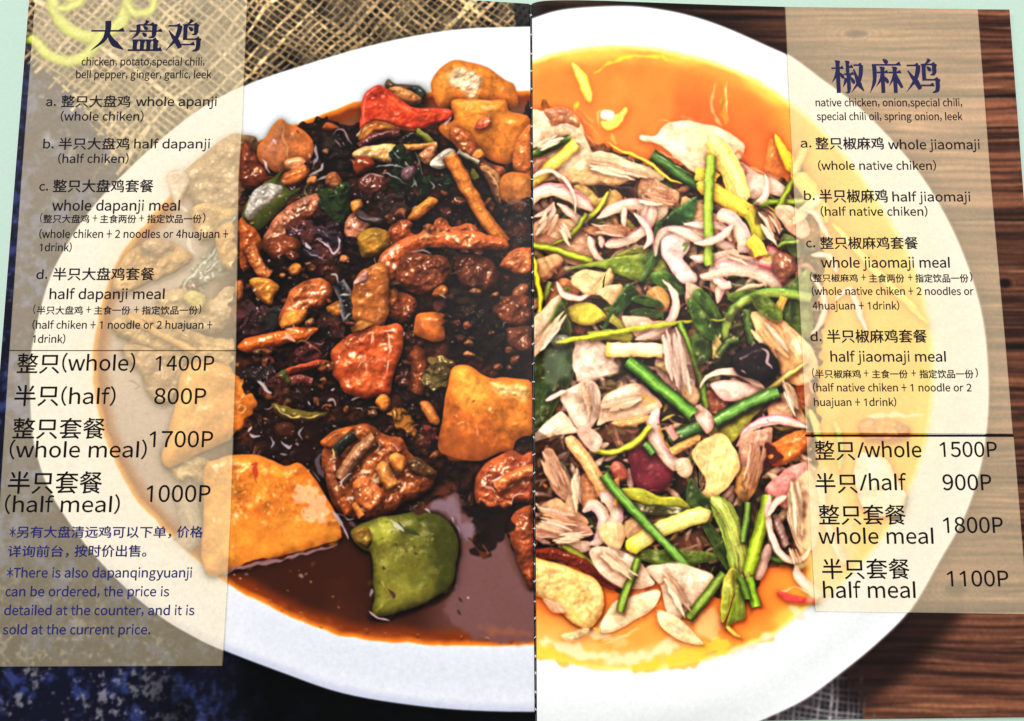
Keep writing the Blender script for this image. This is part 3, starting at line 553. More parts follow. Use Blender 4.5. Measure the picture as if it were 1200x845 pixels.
for a, b, r in ((316, 704, 4), (330, 712, 3), (352, 720, 5), (376, 733, 3), (430, 738, 4), (452, 742, 3), (490, 744, 4), (540, 746, 3), (572, 748, 5), (300, 690, 3), (390, 700, 3), (338, 694, 3)): LP.line([(a - r / 2, b), (a, b - r / 3), (a + r / 2, b)], 1.2, (226, 150, 90), .6); LP.line([(a - r / 2, b + 2), (a, b + 3), (a + r / 2, b + 2)], 1.2, (60, 22, 12), .5)
# --- green pepper
LP.lump('524,614 536,620 541,640 537,668 532,692 514,706 492,716 470,724 440,728 430,722 440,716 480,706 520,680', (34, 18, 16), R=6, k=.1, b=(0, .1, 0), gloss=0, shadow=0, soft=4)
LP.lump('409,624 418,615 432,611 444,606 462,604 482,600 500,601 516,604 527,614 534,626 538,640 535,660 532,680 522,692 506,702 490,710 470,716 452,722 440,722 436,714 439,700 437,680 437,662 434,648 426,644 418,638', (134, 140, 44), col2=(74, 84, 26), grad=(1, -.15, 40), R=12, k=.7, b=(.4, .8, .7), gloss=.35, spow=12, shadow=.85, edge=(52, 58, 18), ew=2.5, name='printed_green_pepper')
LP.lump('411,622 420,616 432,618 436,630 432,644 424,642 414,634', (128, 100, 34), R=6, gloss=.4, shadow=.2)
LP.flat('440,612 456,612 460,628 448,640 438,632', (196, 214, 70), .5, 9, warp=3); LP.line('458,608 466,616 474,624', 6, (200, 214, 210), .8); LP.line('466,612 480,622 492,628', 7, (40, 56, 34), .8); LP.line('470,610 480,618', 3, (110, 130, 110), .7)
LP.flat('486,606 512,606 530,622 534,660 524,690 510,690 514,650 500,622', (44, 54, 18), .6, 10, warp=3)
LP.flat('444,660 470,640 500,660 510,690 480,708 448,712', (140, 142, 46), .4, 16, warp=3)
LP.spots('440,610 500,605 525,640 515,690 460,715 440,680', 46, [(84, 80, 24), (180, 190, 70), (60, 56, 20)], (.5, 1.7), .6, 6)
for a, b in ((464, 637), (484, 640), (450, 663), (488, 647)): LP.line([(a, b), (a + 1, b + 2), (a + 3, b + 3)], 3.2, (60, 46, 16), .8)
LP.line('456,690 462,696 462,702', 7, (66, 40, 40), .9); LP.line('484,596 490,600 498,598', 9, (60, 34, 20), .9); LP.line('486,594 490,592', 2, (220, 150, 120), .8)
LP.line('433,716 442,724 456,727', 3.4, (206, 180, 196), .9); LP.line('436,690 434,700', 5, (150, 146, 170), .8)
# --- big potato lower left
LP.lump('240,548 256,538 272,533 292,532 312,536 334,546 348,542 362,552 374,568 386,588 396,606 400,624 398,632 372,640 340,649 304,660 270,669 246,674 236,650 240,600', (240, 150, 50), col2=(222, 112, 34), mott=.6, R=10, k=.55, b=(.3, .7, .6), gloss=.6, shadow=.6, edge=(190, 96, 40), ew=3, name='printed_potato')
LP.flat('262,610 330,600 392,622 396,630 330,650 268,664', (244, 158, 52), .5, 12, warp=3)
LP.flat('350,572 372,570 386,592 384,606 366,610 350,590', (250, 220, 196), .55, 8, warp=5)
LP.spots('276,560 340,556 380,590 380,612 330,620 275,620', 130, [(255, 226, 180), (250, 190, 110), (214, 96, 36)], (.5, 1.7), .75, 7)
LP.line('294,546 300,544 298,560 302,566', 7, (186, 56, 34), .85); LP.line('296,596 310,606 318,612', 8, (220, 104, 36), .6, 3)
LP.line('262,672 290,661 330,652 366,645 398,634', 5, (60, 22, 18), .95); LP.line('262,672 282,664 316,658 350,650 396,638', 5.5, (142, 112, 124), .9, 1.6)
LP.line('389,598 398,610 404,618 408,632', 4, (176, 168, 190), .85); LP.line('396,602 408,608 416,608', 3, (160, 150, 170), .7); LP.line('410,612 416,616', 6, (96, 76, 84), .7)
for a, b, r, c in ((274, 674, 4, (150, 130, 140)), (282, 678, 4, (200, 190, 200)), (288, 674, 7, (110, 90, 100)), (352, 676, 6, (150, 120, 120)), (360, 674, 5, (120, 90, 90)), (365, 683, 4, (170, 100, 40)), (340, 671, 4, (90, 56, 30)), (351, 668, 4, (90, 56, 30)), (366, 660, 9, (70, 44, 22)), (398, 713, 5, (150, 70, 30)), (400, 734, 3, (196, 90, 40)), (600, 752, 8, (130, 52, 24)), (586, 753, 3, (90, 40, 26)), (524, 731, 2.5, (80, 50, 50)), (568, 681, 3, (90, 60, 70))):
    LP.line([(a - r / 3, b), (a, b - .5), (a + r / 3, b)], r * .8, c, .8, 1.6)
def _bits(rs, x, y):
    r = rs.uniform(3, 8); a0 = rs.uniform(0, 6.28)
    pts = [(x + r * rs.uniform(.6, 1.3) * math.cos(a + a0), y + .75 * r * rs.uniform(.6, 1.3) * math.sin(a + a0)) for a in np.arange(6) / 6 * 6.28]
    q = rs.rand()
    if q < .35: LP.crinkle(pts, (30, 20, 22), (.8, .76, .84), 1.3, R=4, gloss=.9, warp=1.5)
    elif q < .5: LP.line(pts[:3], rs.uniform(1.5, 3), (176, 160, 170), .7)
    else:
        c = pal[rs.randint(len(pal))]; LP.lump(pts, c, R=r * .7, col2=tuple(int(v * .6) for v in c), b=(1.8, 2.0, 1), gloss=1, spow=18, shadow=.5, n=2)
fill_dark(LP, '290,230 400,160 470,190 610,250 610,430 520,430 500,500 380,520 300,470', 420, .085, _bits, 77)
# scattered sparkle of oil on the heap
LP.spots('290,200 400,170 520,170 612,170 612,300 480,330 500,420 500,600 420,600 300,520 290,400', 420, [(236, 232, 240), (214, 176, 160), (190, 190, 214), (226, 150, 90), (150, 80, 50)], (.4, 1.15), .75, 8)
# crisp it the way the photograph is: local contrast, then the cream panel over it
def crisp(pr, a1=.55, a2=.25):
    b = blur(pr.C, 2.0); c = blur(b, 7.0)
    pr.C = np.clip(pr.C + a1 * (pr.C - b) + a2 * (b - c), 0, 1)
def panel(pr, pts, col, a):
    p = P(pts); d = pr.sdf(p, pr.X, pr.Y); m = (ss(-.5, .5, d))[..., None]
    aa = a
    o = pr.C * (1 - aa) + rgb(*col) * aa * (1 + .012 * noise(0, d.shape))[..., None]
    pr.C = pr.C * (1 - m) + o * m
_w = (ri is not None) * (ss(-2, 2, dr) * (LP.X > 278))[..., None]
_f = np.clip(LP.C, 0, 1); LP.C = _f * (1 - _w) + _w * np.clip((_f + .012) ** np.array([.90, .93, .96], np.float32) * np.array([1.07, .97, .90], np.float32) * (.93 + .14 * _f.mean(2, keepdims=True)), 0, 1)
LP.C = blur(LP.C, .95); crisp(LP, .24, .09)
_b = blur(LP.C, .8); _m = ss(2, -2, d)[..., None]; LP.C = LP.C * (1 - _m) + _b * _m
PANEL_L = '45,-40 42,0 26,210 12,410 0,600 -18,781 261,780 266,700 271,600 277,410 280,210 284,150 290,0 291,-40'
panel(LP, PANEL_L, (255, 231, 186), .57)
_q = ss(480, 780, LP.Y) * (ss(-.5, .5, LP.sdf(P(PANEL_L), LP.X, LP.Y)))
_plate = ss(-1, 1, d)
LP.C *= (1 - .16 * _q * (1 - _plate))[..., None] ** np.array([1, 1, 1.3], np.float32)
LP.C *= (1 + .006 * noise(0, LP.C.shape[:2]) + .008 * noise(1, LP.C.shape[:2]))[..., None]
LP.C = np.clip(LP.C, 0, 1)
# ---------------------------------------------------------------- right page: pepper chicken with onion and spring onion
RP = Print(0.0075, 0.2345, -0.156, 0.160)
_s = RP.C.shape[:2]; X = RP.X; Y = RP.Y
# dark stained boards under the plate
def wood(pr):
    X = pr.X; Y = pr.Y; sh = X.shape
    wv = 2.2 * noise(5, sh) + .9 * noise(4, sh)
    g1 = samp('H', Y * 1.5 + wv * 1.2, X * .8) * .6 + .5 * samp('H', Y * 4.0 + wv * 2.0 + 200, X * 1.0); g2 = samp('h', Y * 3.0 + wv * 1.2, X * .8); g3 = samp('h', Y * 1.9 + wv * .9 + 300, X * .6)
    base = mix(np.broadcast_to(rgb(56, 33, 27), sh + (3,)), np.broadcast_to(rgb(128, 76, 54), sh + (3,)), ss(-1.4, 1.7, g1 * .8 + g3 * .7))
    for yb, d in ((-30, 0), (12, .1), (115, .15), (262, -.1), (408, .05), (556, -.1), (716, .1), (862, 0)): base = base * (1 + d * ((Y + .004 * (X - 1100)) > yb))[..., None] / (1 + d * ((Y + .004 * (X - 1100)) > yb + 148))[..., None]
    base = mix(base, rgb(206, 142, 96), ss(1.0, 2.3, g2 + .4 * g1) * (.35 + .5 * ss(-.5, 1, noise(4, sh))))
    base *= (1 - .38 * ss(.7, 2.4, -g3 - .3 * g2))[..., None]
    # knots with rings
    for kx, ky, r, e in ((1178, 332, 15, 1.5), (1120, 690, 44, 1.6), (1010, 40, 24, 3.4), (1190, 420, 8, 2)):
        q = np.sqrt(((X - kx) / e) ** 2 + (Y - ky) ** 2) + 2 * noise(4, sh)
        m = ss(r, r * .25, q); ring = .5 + .5 * np.sin(q * 1.7)
        base = mix(base, rgb(60, 34, 26), m * ring * .45); base = mix(base, rgb(196, 136, 92), m * (1 - ring) * .28)
        base = mix(base, rgb(30, 18, 16), ss(r * .3, r * .12, q))
    base = mix(base, rgb(30, 18, 16), ss(1190, 1150, X) * ss(.5, 0, abs(0)) * 0)
    for yb in (113.5, 258, 408, 560, 716.5):
        dd = Y + .006 * (X - 1150) - yb + .5 * noise(4, sh)
        base = mix(base, rgb(22, 14, 14), ss(1.9, .5, np.abs(dd))); base = mix(base, rgb(214, 160, 120), ss(1.5, .4, np.abs(dd - 2.4)) * .35)
        base *= (1 - .35 * ss(9, 0, np.abs(dd + 3)))[..., None]
    return base * (1 + .05 * noise(0, sh))[..., None]
RP.C[:] = wood(RP)
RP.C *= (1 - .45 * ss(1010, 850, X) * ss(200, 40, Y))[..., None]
burlap(RP, '760,870 900,842 946,818 984,792 996,786 1004,806 1013,850 1016,900 760,900', 8, 97, 6.6, (128, 120, 122), (44, 38, 42), .7, fr=.42)
PLR = '560,60 600,32 632,18.5 660,11 700,7.6 740,7 775,11 810,18.5 850,32 900,54 927,67 962,93 1000,121 1040,160 1080,208 1113,264 1137,322 1151,374 1157,430 1157,485 1149,545 1130,604 1100,658 1067,714 1028,754 984,790 943,820 900,841 850,862 780,880 560,900'
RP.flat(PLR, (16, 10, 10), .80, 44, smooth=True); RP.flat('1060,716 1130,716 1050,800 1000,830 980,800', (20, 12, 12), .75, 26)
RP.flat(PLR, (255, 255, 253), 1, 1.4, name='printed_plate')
RIR = '560,100 600,82 624,72 650,62.5 690,56 740,54.5 780,59 830,71 870,86 900,102 930,124 962,152 1000,195 1032,242 1062,292 1081,345 1092,400 1093,458 1086,512 1074,552 1060,584 1034,630 1000,670 962,703 945,713 906,744 872,758 840,770 780,783 740,786 700,783 660,776 624,769 560,760'
ri = crom(P(RIR), True, 4); dr = RP.sdf(ri, RP.X, RP.Y)
pd = RP.sdf(crom(P(PLR), True, 4), RP.X, RP.Y)
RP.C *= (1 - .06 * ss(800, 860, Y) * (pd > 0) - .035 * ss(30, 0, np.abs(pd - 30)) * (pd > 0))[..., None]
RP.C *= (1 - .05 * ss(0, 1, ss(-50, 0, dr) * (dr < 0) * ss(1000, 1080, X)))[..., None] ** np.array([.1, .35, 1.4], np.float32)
bx = RP.box(*ri.min(0), *ri.max(0)); XX = X[bx]; YY = Y[bx]; sh = XX.shape; dd = dr[bx] + 1.0 * noise(3, sh) * ss(600, 700, YY) * ss(900, 800, XX) + .3 * noise(2, sh)
sc = np.broadcast_to(rgb(252, 124, 54), sh + (3,)).copy()
sc = mix(sc, rgb(240, 96, 44), ss(780, 800, XX) * ss(10, 60, dd) * ss(300, 100, YY)); sc = mix(sc, rgb(222, 96, 40), ss(860, 925, XX) * ss(120, 200, YY) * ss(330, 220, YY) * ss(20, 60, dd) * .7)
sc = mix(sc, rgb(236, 128, 56), ss(60, 110, dd) * ss(760, 700, XX) * ss(180, 120, YY) * .6)
sc = mix(sc, rgb(252, 126, 46), ss(600, 700, YY)); sc = mix(sc, rgb(255, 196, 112), ss(700, 760, YY) * ss(860, 800, XX) * .75)
sc = mix(sc, rgb(255, 196, 84), ss(26, 6, dd) * (.35 + .6 * ss(-.6, .9, noise(4, sh)))); sc = mix(sc, rgb(255, 186, 60), ss(900, 960, XX) * .75)
sc = mix(sc, rgb(255, 222, 120), ss(7, 1, dd)); sc *= (1 + .02 * noise(3, sh))[..., None]
m = ss(-3.4, 2.6, dd)[..., None]; RP.C[bx] = RP.C[bx] * (1 - m) + sc * m
RP.reg('printed_broth', ri, None)
for q, w in (('626,766 644,768 660,772', 12), ('670,775 684,777', 4), ('745,783 770,780', 10), ('762,775 768,778', 9), ('790,775 830,762 846,758', 18), ('836,768 846,764 858,762', 6), ('884,752 900,750 906,748', 3), ('890,748 892,752', 3)):
    RP.line(q, w, (255, 200, 64), .8, 4, taper=False)
for q, w in (('640,752 690,768 740,772 790,756', 12), ('690,740 730,752', 10), ('932,716 940,722', 12), ('860,764 880,758 900,746', 7)): RP.line(q, w, (255, 232, 196), .8, 7, taper=False)
RP.flat('700,752 740,742 790,716 815,712 806,730 790,742 760,756 720,762', (250, 134, 44), .5, 8)
# leaves in the broth near the top, with highlights and reflections painted in
RP.line('696,86 714,74 736,67 764,66 788,72', 5, (255, 216, 60), .85, 3)
RP.strip('671,74 680,88 688,106 690,120', 13, [(255, 214, 70), (255, 240, 130), (240, 190, 50)], taper=(.5, .35), k=.4, amb=.75, shadow=.15, soft=2, name='printed_leek_leaf'); RP.line('677,118 672,130', 7, (250, 206, 60), .8, 2)
RP.line('704,150 700,136 704,128', 3, (255, 216, 130), .6, 2); RP.strip('704,143 712,147 724,140 735,127', 13, [(255, 216, 60), (255, 240, 120), (250, 196, 60)], taper=(.25, .5), k=.4, amb=.8, shadow=.2, soft=2)
RP.flat('705,130 712,129 719,131 719,137 716,140 708,140 704,137', (255, 255, 250), .95, 3); RP.line('728,142 726,152', 6, (220, 100, 40), .6, 3); RP.line('716,158 722,168', 6, (255, 190, 90), .7, 3)
RP.line('838,98 834,120 840,140 846,148', 5, (255, 190, 130), .7, 2); RP.line('848,94 849,120 850,146', 9, (206, 140, 50), .85, 2); RP.line('852,96 852,130', 3, (255, 236, 180), .8); RP.line('846,100 847,140', 2.5, (110, 100, 30), .6)
# the bed of the salad: broth-soaked shreds with dark gaps
BED = '622,142 660,132 690,160 724,180 778,200 800,190 850,196 880,205 905,214 930,216 960,250 962,330 960,480 956,560 954,620 950,640 912,655 900,640 885,690 850,700 800,690 760,690 720,690 690,655 622,648 560,400'
RP.crinkle(BED, (62, 46, 26), (.9, .8, .6), .8, R=2, gloss=.3, tint=(140, 90, 50), shadow=0, warp=3)
rs = np.random.RandomState(5)
palR = [(236, 204, 160), (222, 178, 132), (206, 150, 112), (232, 200, 190), (214, 170, 170), (110, 140, 60), (60, 96, 46), (200, 190, 90), (238, 214, 178), (150, 96, 60), (34, 30, 24), (42, 60, 36)]
hp = crom(P('626,200 700,190 800,210 900,220 940,240 950,420 950,600 890,640 850,690 760,670 690,645 626,640'), True, 3)
for i in range(520):
    x = rs.uniform(624, 950); y = rs.uniform(190, 690)
    if RP.sdf(hp, np.array([[x]], np.float32), np.array([[y]], np.float32))[0, 0] < 0: continue
    c = palR[rs.randint(len(palR))]; a = rs.uniform(0, 3.14); r = rs.uniform(7, 22); b = rs.uniform(-6, 6)
    pts = [(x - r * math.cos(a), y - r * math.sin(a)), (x - b * math.sin(a), y + b * math.cos(a)), (x + r * math.cos(a), y + r * math.sin(a))]
    lo = tuple(int(v * .72) for v in c); RP.strip(pts, rs.uniform(3.5, 11), [lo, c, c, lo], taper=(.3, .3), rough=.9, gloss=.35, shadow=.6, amb=.5)
CH = (246, 220, 188); CP = (232, 190, 168)
DG = (22, 34, 22)
def gap(q, a=.9, col=(34, 24, 18), soft=4): RP.flat(q, tuple(v + 8 for v in col), a * .72, soft, warp=2.5)
def fibres(q, cols, n, w=1.3, a=.4, bend=1.0):
    p = crom(P(q), True, 3); c = p.mean(0); ev, vec = np.linalg.eigh(np.cov((p - c).T)); d = vec[:, 1]; m = vec[:, 0]; L = math.sqrt(ev[1]) * 1.5; Wd = math.sqrt(ev[0]) * 1.45
    for k in range(n):
        o = (k + .5) / n * 2 - 1 + rs.uniform(-.25, .25); s0 = c + m * o * Wd + d * rs.uniform(-.25, .1) * L; ll = L * math.sqrt(max(.1, 1 - o * o)) * rs.uniform(.5, .95)
        pt = [s0 + d * t * ll + m * bend * rs.uniform(-1.2, 1.2) for t in (-1, -.35, .3, 1)]
        RP.line(pt, rs.uniform(.7, 1.6) * w, cols[rs.randint(len(cols))], a * rs.uniform(.5, 1), 1.3)
def chick(q, c=CH, c2=(222, 170, 132), name='printed_chicken', **k):
    kw = dict(R=6, k=.5, b=(.6, .8, .8), amb=.82, gloss=.3, spow=14, shadow=.36, col2=c2, mott=.45, edge=tuple(int(v * .94) for v in c), ew=1.0, n=3); kw.update(k)
    RP.lump(q, tuple(min(255, int(v * 1.02)) for v in c), name=name, **kw)
    p = P(q); sz = np.ptp(p, 0).max()
    if sz > 14: fibres(q, [(255, 248, 232), (255, 250, 240), tuple(int(v * .86) for v in c2), tuple(int(v * .78) for v in c)], int(4 + sz / 9), 1.5, .55)
def onion(q, w, name='printed_onion', out=(196, 120, 150), flip=False, taper=(.25, .25), **k):
    cs = [out, (236, 196, 200), (252, 236, 228), (246, 222, 206), (226, 188, 170)]
    if flip: cs = cs[::-1]
    kw = dict(k=.5, rough=.12, amb=.82, gloss=.3, shadow=.4, streak=.05); kw.update(k)
    RP.strip(q, w, cs, taper=taper, name=name, **kw)
def stalk(q, w, c=(58, 128, 58), name='printed_spring_onion', taper=(0, 0), **k):
    c = (min(255, c[0] + 16), c[1] + 2, max(0, c[2] - 14)); lo = tuple(int(v * .5) for v in c); hi = tuple(min(255, int(v * 1.25 + 22)) for v in c)
    kw = dict(k=.8, rough=.12, amb=.52, gloss=.45, shadow=.6, streak=.08); kw.update(k)
    RP.strip(q, w, [lo, c, hi, c, lo], taper=taper, name=name, **kw)
def leaf(q, c=(56, 104, 50), name='printed_leek_leaf', c2=None, **k):
    g = lambda v: (min(255, v[0] + 16), v[1] + 2, max(0, v[2] - 14)); c = g(c); c2 = g(c2) if c2 else tuple(int(v * .5) for v in c)
    kw = dict(R=3.5, k=.5, b=(.4, .5, 1.0), amb=.5, gloss=.3, spow=14, shadow=.6, col2=c2, mott=.8, edge=tuple(min(255, int(v * 1.3)) for v in c), ew=.8, n=3); kw.update(k)
    RP.lump(q, c, name=name, **kw)
    sz = np.ptp(P(q), 0).max(); hi = tuple(min(255, int(v * 1.35 + 14)) for v in c)
    fibres(q, [hi, tuple(int(v * .5) for v in c), hi], int(3 + sz / 16), 1.0, .45, .5)
def _shred(rs_, x, y):
    c = [(244, 216, 186), (236, 196, 170), (250, 228, 210), (226, 180, 130), (240, 214, 214), (214, 160, 120), (110, 150, 56), (196, 190, 84)][rs_.randint(8)]
    a = rs_.uniform(0, 3.14); r = rs_.uniform(6, 15); b = rs_.uniform(-3, 3); lo = tuple(int(v * .8) for v in c)
    RP.strip([(x - r * math.cos(a), y - r * math.sin(a)), (x - b * math.sin(a), y + b * math.cos(a)), (x + r * math.cos(a), y + r * math.sin(a))], rs_.uniform(3, 9), [lo, c, c, lo], taper=(.4, .4), rough=.6, gloss=.3, shadow=.4, amb=.65)
fill_dark(RP, '628,200 700,205 800,230 900,230 940,300 946,600 900,640 850,670 760,650 690,630 628,620', 700, .32, _shred, 79, 6)
# upper left shreds and skin
RP.flat('622,128 650,122 676,128 690,144 696,168 680,160 640,136', (206, 96, 40), .6, 6)
chick('616,132 634,130 650,128 664,129 676,138 682,148 684,158 690,166 694,176 704,184 690,196 660,206 616,212', (246, 216, 184))
RP.lump('636,130 650,127 666,129 679,140 678,150 664,146 648,150 642,142', (176, 118, 92), R=7, b=(1.2, 1.3, .4), gloss=.8, amb=.5, shadow=0, col2=(214, 150, 90)); RP.line('648,148 660,146 674,152', 1.6, (190, 130, 180), .8)
chick('622,146 640,142 648,156 640,172 624,176', (244, 214, 200), name=None); RP.line('640,160 652,158 664,152', 2, (226, 170, 90), .6)
RP.lump('616,186 640,182 646,192 640,202 616,206', (196, 140, 116), R=5, b=(1.4, 1.4, 0), gloss=.8, amb=.5)
chick('668,196 680,186 698,178 712,179 728,184 746,190 762,196 776,204 778,212 764,214 752,209 736,212 726,217 704,214 684,216 664,212', (248, 226, 188))
RP.lump('654,206 670,201 696,203 716,207 730,213 726,218 700,217 676,217 656,214', (224, 176, 128), R=4, amb=.6, gloss=.2, b=(.8, .8, 0), shadow=.3); RP.line('664,200 690,200 716,206', 1.6, (232, 180, 60), .8); RP.line('712,186 730,194 748,202', 1.6, (255, 240, 200), .8)
gap('668,216 694,216 726,222 722,240 700,236 680,226', .75); gap('738,216 752,212 750,236 738,236', .95)
RP.lump('672,218 690,220 702,232 712,226 722,222 730,236 716,252 700,248 684,238', (216, 190, 110), R=7, amb=.55, b=(.8, 1, .4), gloss=.3, col2=(190, 130, 80))
chick('752,210 770,212 784,220 796,226 794,238 778,246 760,244 750,236', (206, 160, 126), c2=(160, 104, 78), b=(1.3, 1.4, .5), gloss=.6)
chick('748,232 768,236 782,238 782,252 764,262 748,256', (246, 220, 196), name=None, b=(.5, .5, 0))
stalk('612,184 630,178 650,170 668,162', 10, (40, 104, 48)); RP.strip('616,222 640,200 658,184 676,167', 13, [(206, 180, 40), (248, 224, 84), (250, 236, 120), (214, 186, 60)], k=.6, amb=.65, gloss=.4, shadow=.5, name='printed_leek'); RP.line('672,164 680,167', 5, (255, 250, 190), .9)
stalk('764,181 780,192 800,206 826,222', 14, (26, 84, 50), gloss=.7); RP.line('768,181 786,191 812,206', 1.8, (180, 216, 180), .85, warp=.2)
RP.strip('711,168 730,177 752,186 768,196 782,208 800,216', 4, [(226, 190, 50), (250, 226, 90), (206, 170, 40)], taper=(.4, .3), amb=.7, shadow=.3)
chick('776,150 768,160 752,157 750,162 764,168 776,172 790,184 806,196 818,200 840,202 856,200 868,186 872,172 862,162 846,152 828,145 806,141 786,143', (252, 228, 200), c2=(240, 196, 160), R=11, gloss=.25, amb=.75, b=(.5, .8, .8), soft=2, shadow=.35)
RP.flat('800,150 830,150 850,172 820,184 800,172', (255, 238, 180), .5, 12, warp=4); RP.line('858,182 866,178 872,188 860,200', 5, (206, 100, 50), .8, 2)
RP.lump('862,196 870,190 880,200 876,212 864,208', (190, 90, 50), R=5, gloss=.9, amb=.5); RP.line('866,190 876,194 878,204', 2, (255, 190, 140), .8)
chick('860,196 868,190 876,196 890,204 904,208 916,216 924,226 926,234 908,230 896,226 884,232 872,230 860,218', (248, 218, 208), c2=(226, 160, 150)); RP.lump('862,198 866,192 874,200 868,204', (226, 120, 130), R=3, amb=.7)
RP.lump('900,168 904,162 910,170 914,188 918,202 912,208 902,204 896,196', (240, 128, 60), R=6, amb=.6, gloss=.8, shadow=.3); RP.strip('908,157 914,170 922,184 928,196 934,206', 12, [(250, 196, 40), (255, 230, 70), (240, 190, 40)], taper=(.5, .2), amb=.75, gloss=.3, name='printed_yellow_pepper')
# yellow leek and green straws
RP.strip('832,160 842,178 856,198 864,222 868,240', 26, [(250, 236, 120), (255, 246, 170), (250, 232, 130), (236, 206, 90)], taper=(.2, .1), k=.35, amb=.8, gloss=.2, shadow=.35, name='printed_leek')
RP.strip('814,204 826,206 840,212', 16, [(236, 206, 60), (250, 226, 90)], amb=.7, k=.5, gloss=.3)
RP.strip('816,216 836,224 858,238 880,250 894,258', 19, [(240, 212, 60), (252, 232, 90), (250, 226, 80), (214, 180, 50)], taper=(.1, .15), k=.5, amb=.7, gloss=.3, name='printed_leek')
RP.strip('880,250 886,266 890,284', 16, [(150, 180, 40), (226, 226, 70), (170, 190, 50)], k=.5, amb=.65, name='printed_leek')
stalk('888,241 904,237 922,236 960,237', 8, (110, 176, 56)); stalk('938,196 926,218 916,236 904,262 898,276', 7, (96, 152, 48))
onion('896,204 899,216 896,230 884,241', 8, out=(240, 220, 190), taper=(.5, .2)); onion('890,248 900,254 908,262', 6, taper=(.3, .3))
RP.line('898,242 906,246 912,248', 2, (240, 210, 60), .9)
chick('908,244 924,240 936,246 950,270 940,280 928,274 916,262', (236, 190, 166)); gap('884,240 900,252 896,262 884,258')
gap('870,262 878,264 878,280 870,276')
chick('800,232 816,236 836,250 862,262 858,290 836,290 812,280 798,260', (244, 206, 150), c2=(222, 150, 90), R=9)
gap('838,256 850,262 858,284 850,288 842,270', .8, (60, 24, 20), 2); RP.line('836,252 848,268 856,286', 3, (250, 220, 170), .8)
# left column under the skin
gap('624,222 640,220 650,240 640,262 624,262', .7); gap('650,232 664,240 668,262 652,262', .6)
chick('626,262 650,256 676,258 694,282 700,302 680,312 650,300 626,284', (226, 176, 142), c2=(190, 130, 100))
for q, w in (('626,254 638,250 646,242 650,236', 6), ('630,276 640,262 648,248 650,236', 7), ('652,238 664,246 680,258 690,266', 9)): onion(q, w, out=(206, 150, 150))
onion('616,236 632,226 650,222 668,228 684,238 696,248', 16, out=(204, 120, 146), taper=(.05, .2)); RP.line('646,219 668,222 688,234', 2.5, (190, 96, 130), .7)
onion('622,208 640,200 656,206 668,218 674,236 675,252', 4.5, out=(220, 160, 170), taper=(.1, .3))
chick('682,268 700,264 716,262 730,264 738,270 726,276 704,276 690,274', (226, 160, 116), c2=(190, 110, 80), b=(1.3, 1.4, .3))
stalk('714,224 706,238 694,252 684,262', 6, (150, 190, 60), taper=(.4, 0)); stalk('688,250 676,268 662,280 646,287', 7, (86, 120, 40), taper=(0, .3))
stalk('616,285 640,290 664,297 694,306', 9, (124, 168, 40)); RP.line('622,287 650,292 680,300', 1.6, (214, 230, 110), .7)
onion('700,256 716,246 734,240 752,240 766,246', 13, flip=False, out=(214, 160, 160)); onion('690,276 694,290 700,300 710,306', 9, out=(214, 150, 150), taper=(.2, .5)); onion('704,276 705,290', 7, taper=(.2, .4))
onion('732,242 731,252 732,266', 7, out=(230, 190, 180)); onion('752,228 758,240 756,254 750,262', 9, out=(246, 220, 200), taper=(.6, .3))
onion('766,240 762,256 754,270 738,280 720,285 708,286', 13, flip=True, out=(196, 120, 140), taper=(.1, .1)); RP.line('714,282 734,276 748,266', 3, (180, 120, 130), .6, 2)
leaf('720,300 732,294 748,290 764,294 764,300 744,300', (96, 130, 60)); leaf('662,316 680,310 700,307 720,302 750,298 772,298 784,320 790,340 770,334 744,328 720,320 700,314 684,314', (92, 140, 52), c2=(46, 96, 46))
leaf('772,262 782,252 800,240 818,230 814,250 806,264 790,266 778,272', (32, 100, 64)); leaf('768,262 776,262 778,290 770,304 762,318 752,330 750,326 758,306 764,286', (36, 92, 56)); RP.line('770,268 766,296 754,324', 1.8, (120, 180, 130), .6)
leaf('762,322 780,318 800,330 800,346 786,342 770,336', (44, 110, 54))
RP.lump('624,308 640,300 652,298 660,306 650,318 644,326 632,330 624,328', (224, 172, 124), R=7, amb=.55, gloss=.3); RP.strip('640,300 646,312 652,322', 7, [(214, 160, 110), (240, 200, 150)], taper=(.2, .4), amb=.6)
gap('650,310 664,312 658,328 650,324', .9, (60, 24, 16)); gap('624,324 640,330 640,350 628,352', .6, (70, 50, 30))
RP.lump('642,336 658,326 676,330 680,342 668,356 650,364 640,356', (206, 134, 84), R=8, amb=.5, col2=(176, 104, 60), gloss=.3)
chick('672,324 684,316 700,318 712,322 700,336 708,340 704,350 690,350 680,340 672,334', (226, 204, 150), c2=(176, 150, 96))
RP.strip('690,348 702,338 712,326 716,314', 11, [(214, 170, 110), (240, 206, 150), (206, 160, 100)], amb=.6, taper=(.2, .2)); chick('700,342 716,334 730,334 728,346 718,358 706,350', (230, 190, 140))
chick('756,346 766,336 780,340 784,356 776,366 764,358', (206, 150, 80), c2=(150, 110, 60))
gap('690,350 704,346 712,358 708,372 694,368', .95, (26, 20, 16), 2); gap('742,344 752,346 760,360 754,366 744,358', .95, (26, 24, 18), 2)
leaf('734,334 744,336 742,350 732,362 722,372 712,384 706,390 708,378 714,366 722,352', (36, 100, 56)); leaf('738,364 752,360 766,362 778,366 776,374 758,372 744,370', (30, 76, 44))
RP.lump('664,362 676,356 694,356 706,364 710,372 696,380 680,382 668,374', (206, 200, 70), R=6, amb=.55, col2=(150, 150, 50), gloss=.4, name='printed_leek'); stalk('645,330 640,345 638,352', 8, (70, 110, 60)); stalk('624,300 630,330 634,350 632,366', 6, (190, 206, 40))
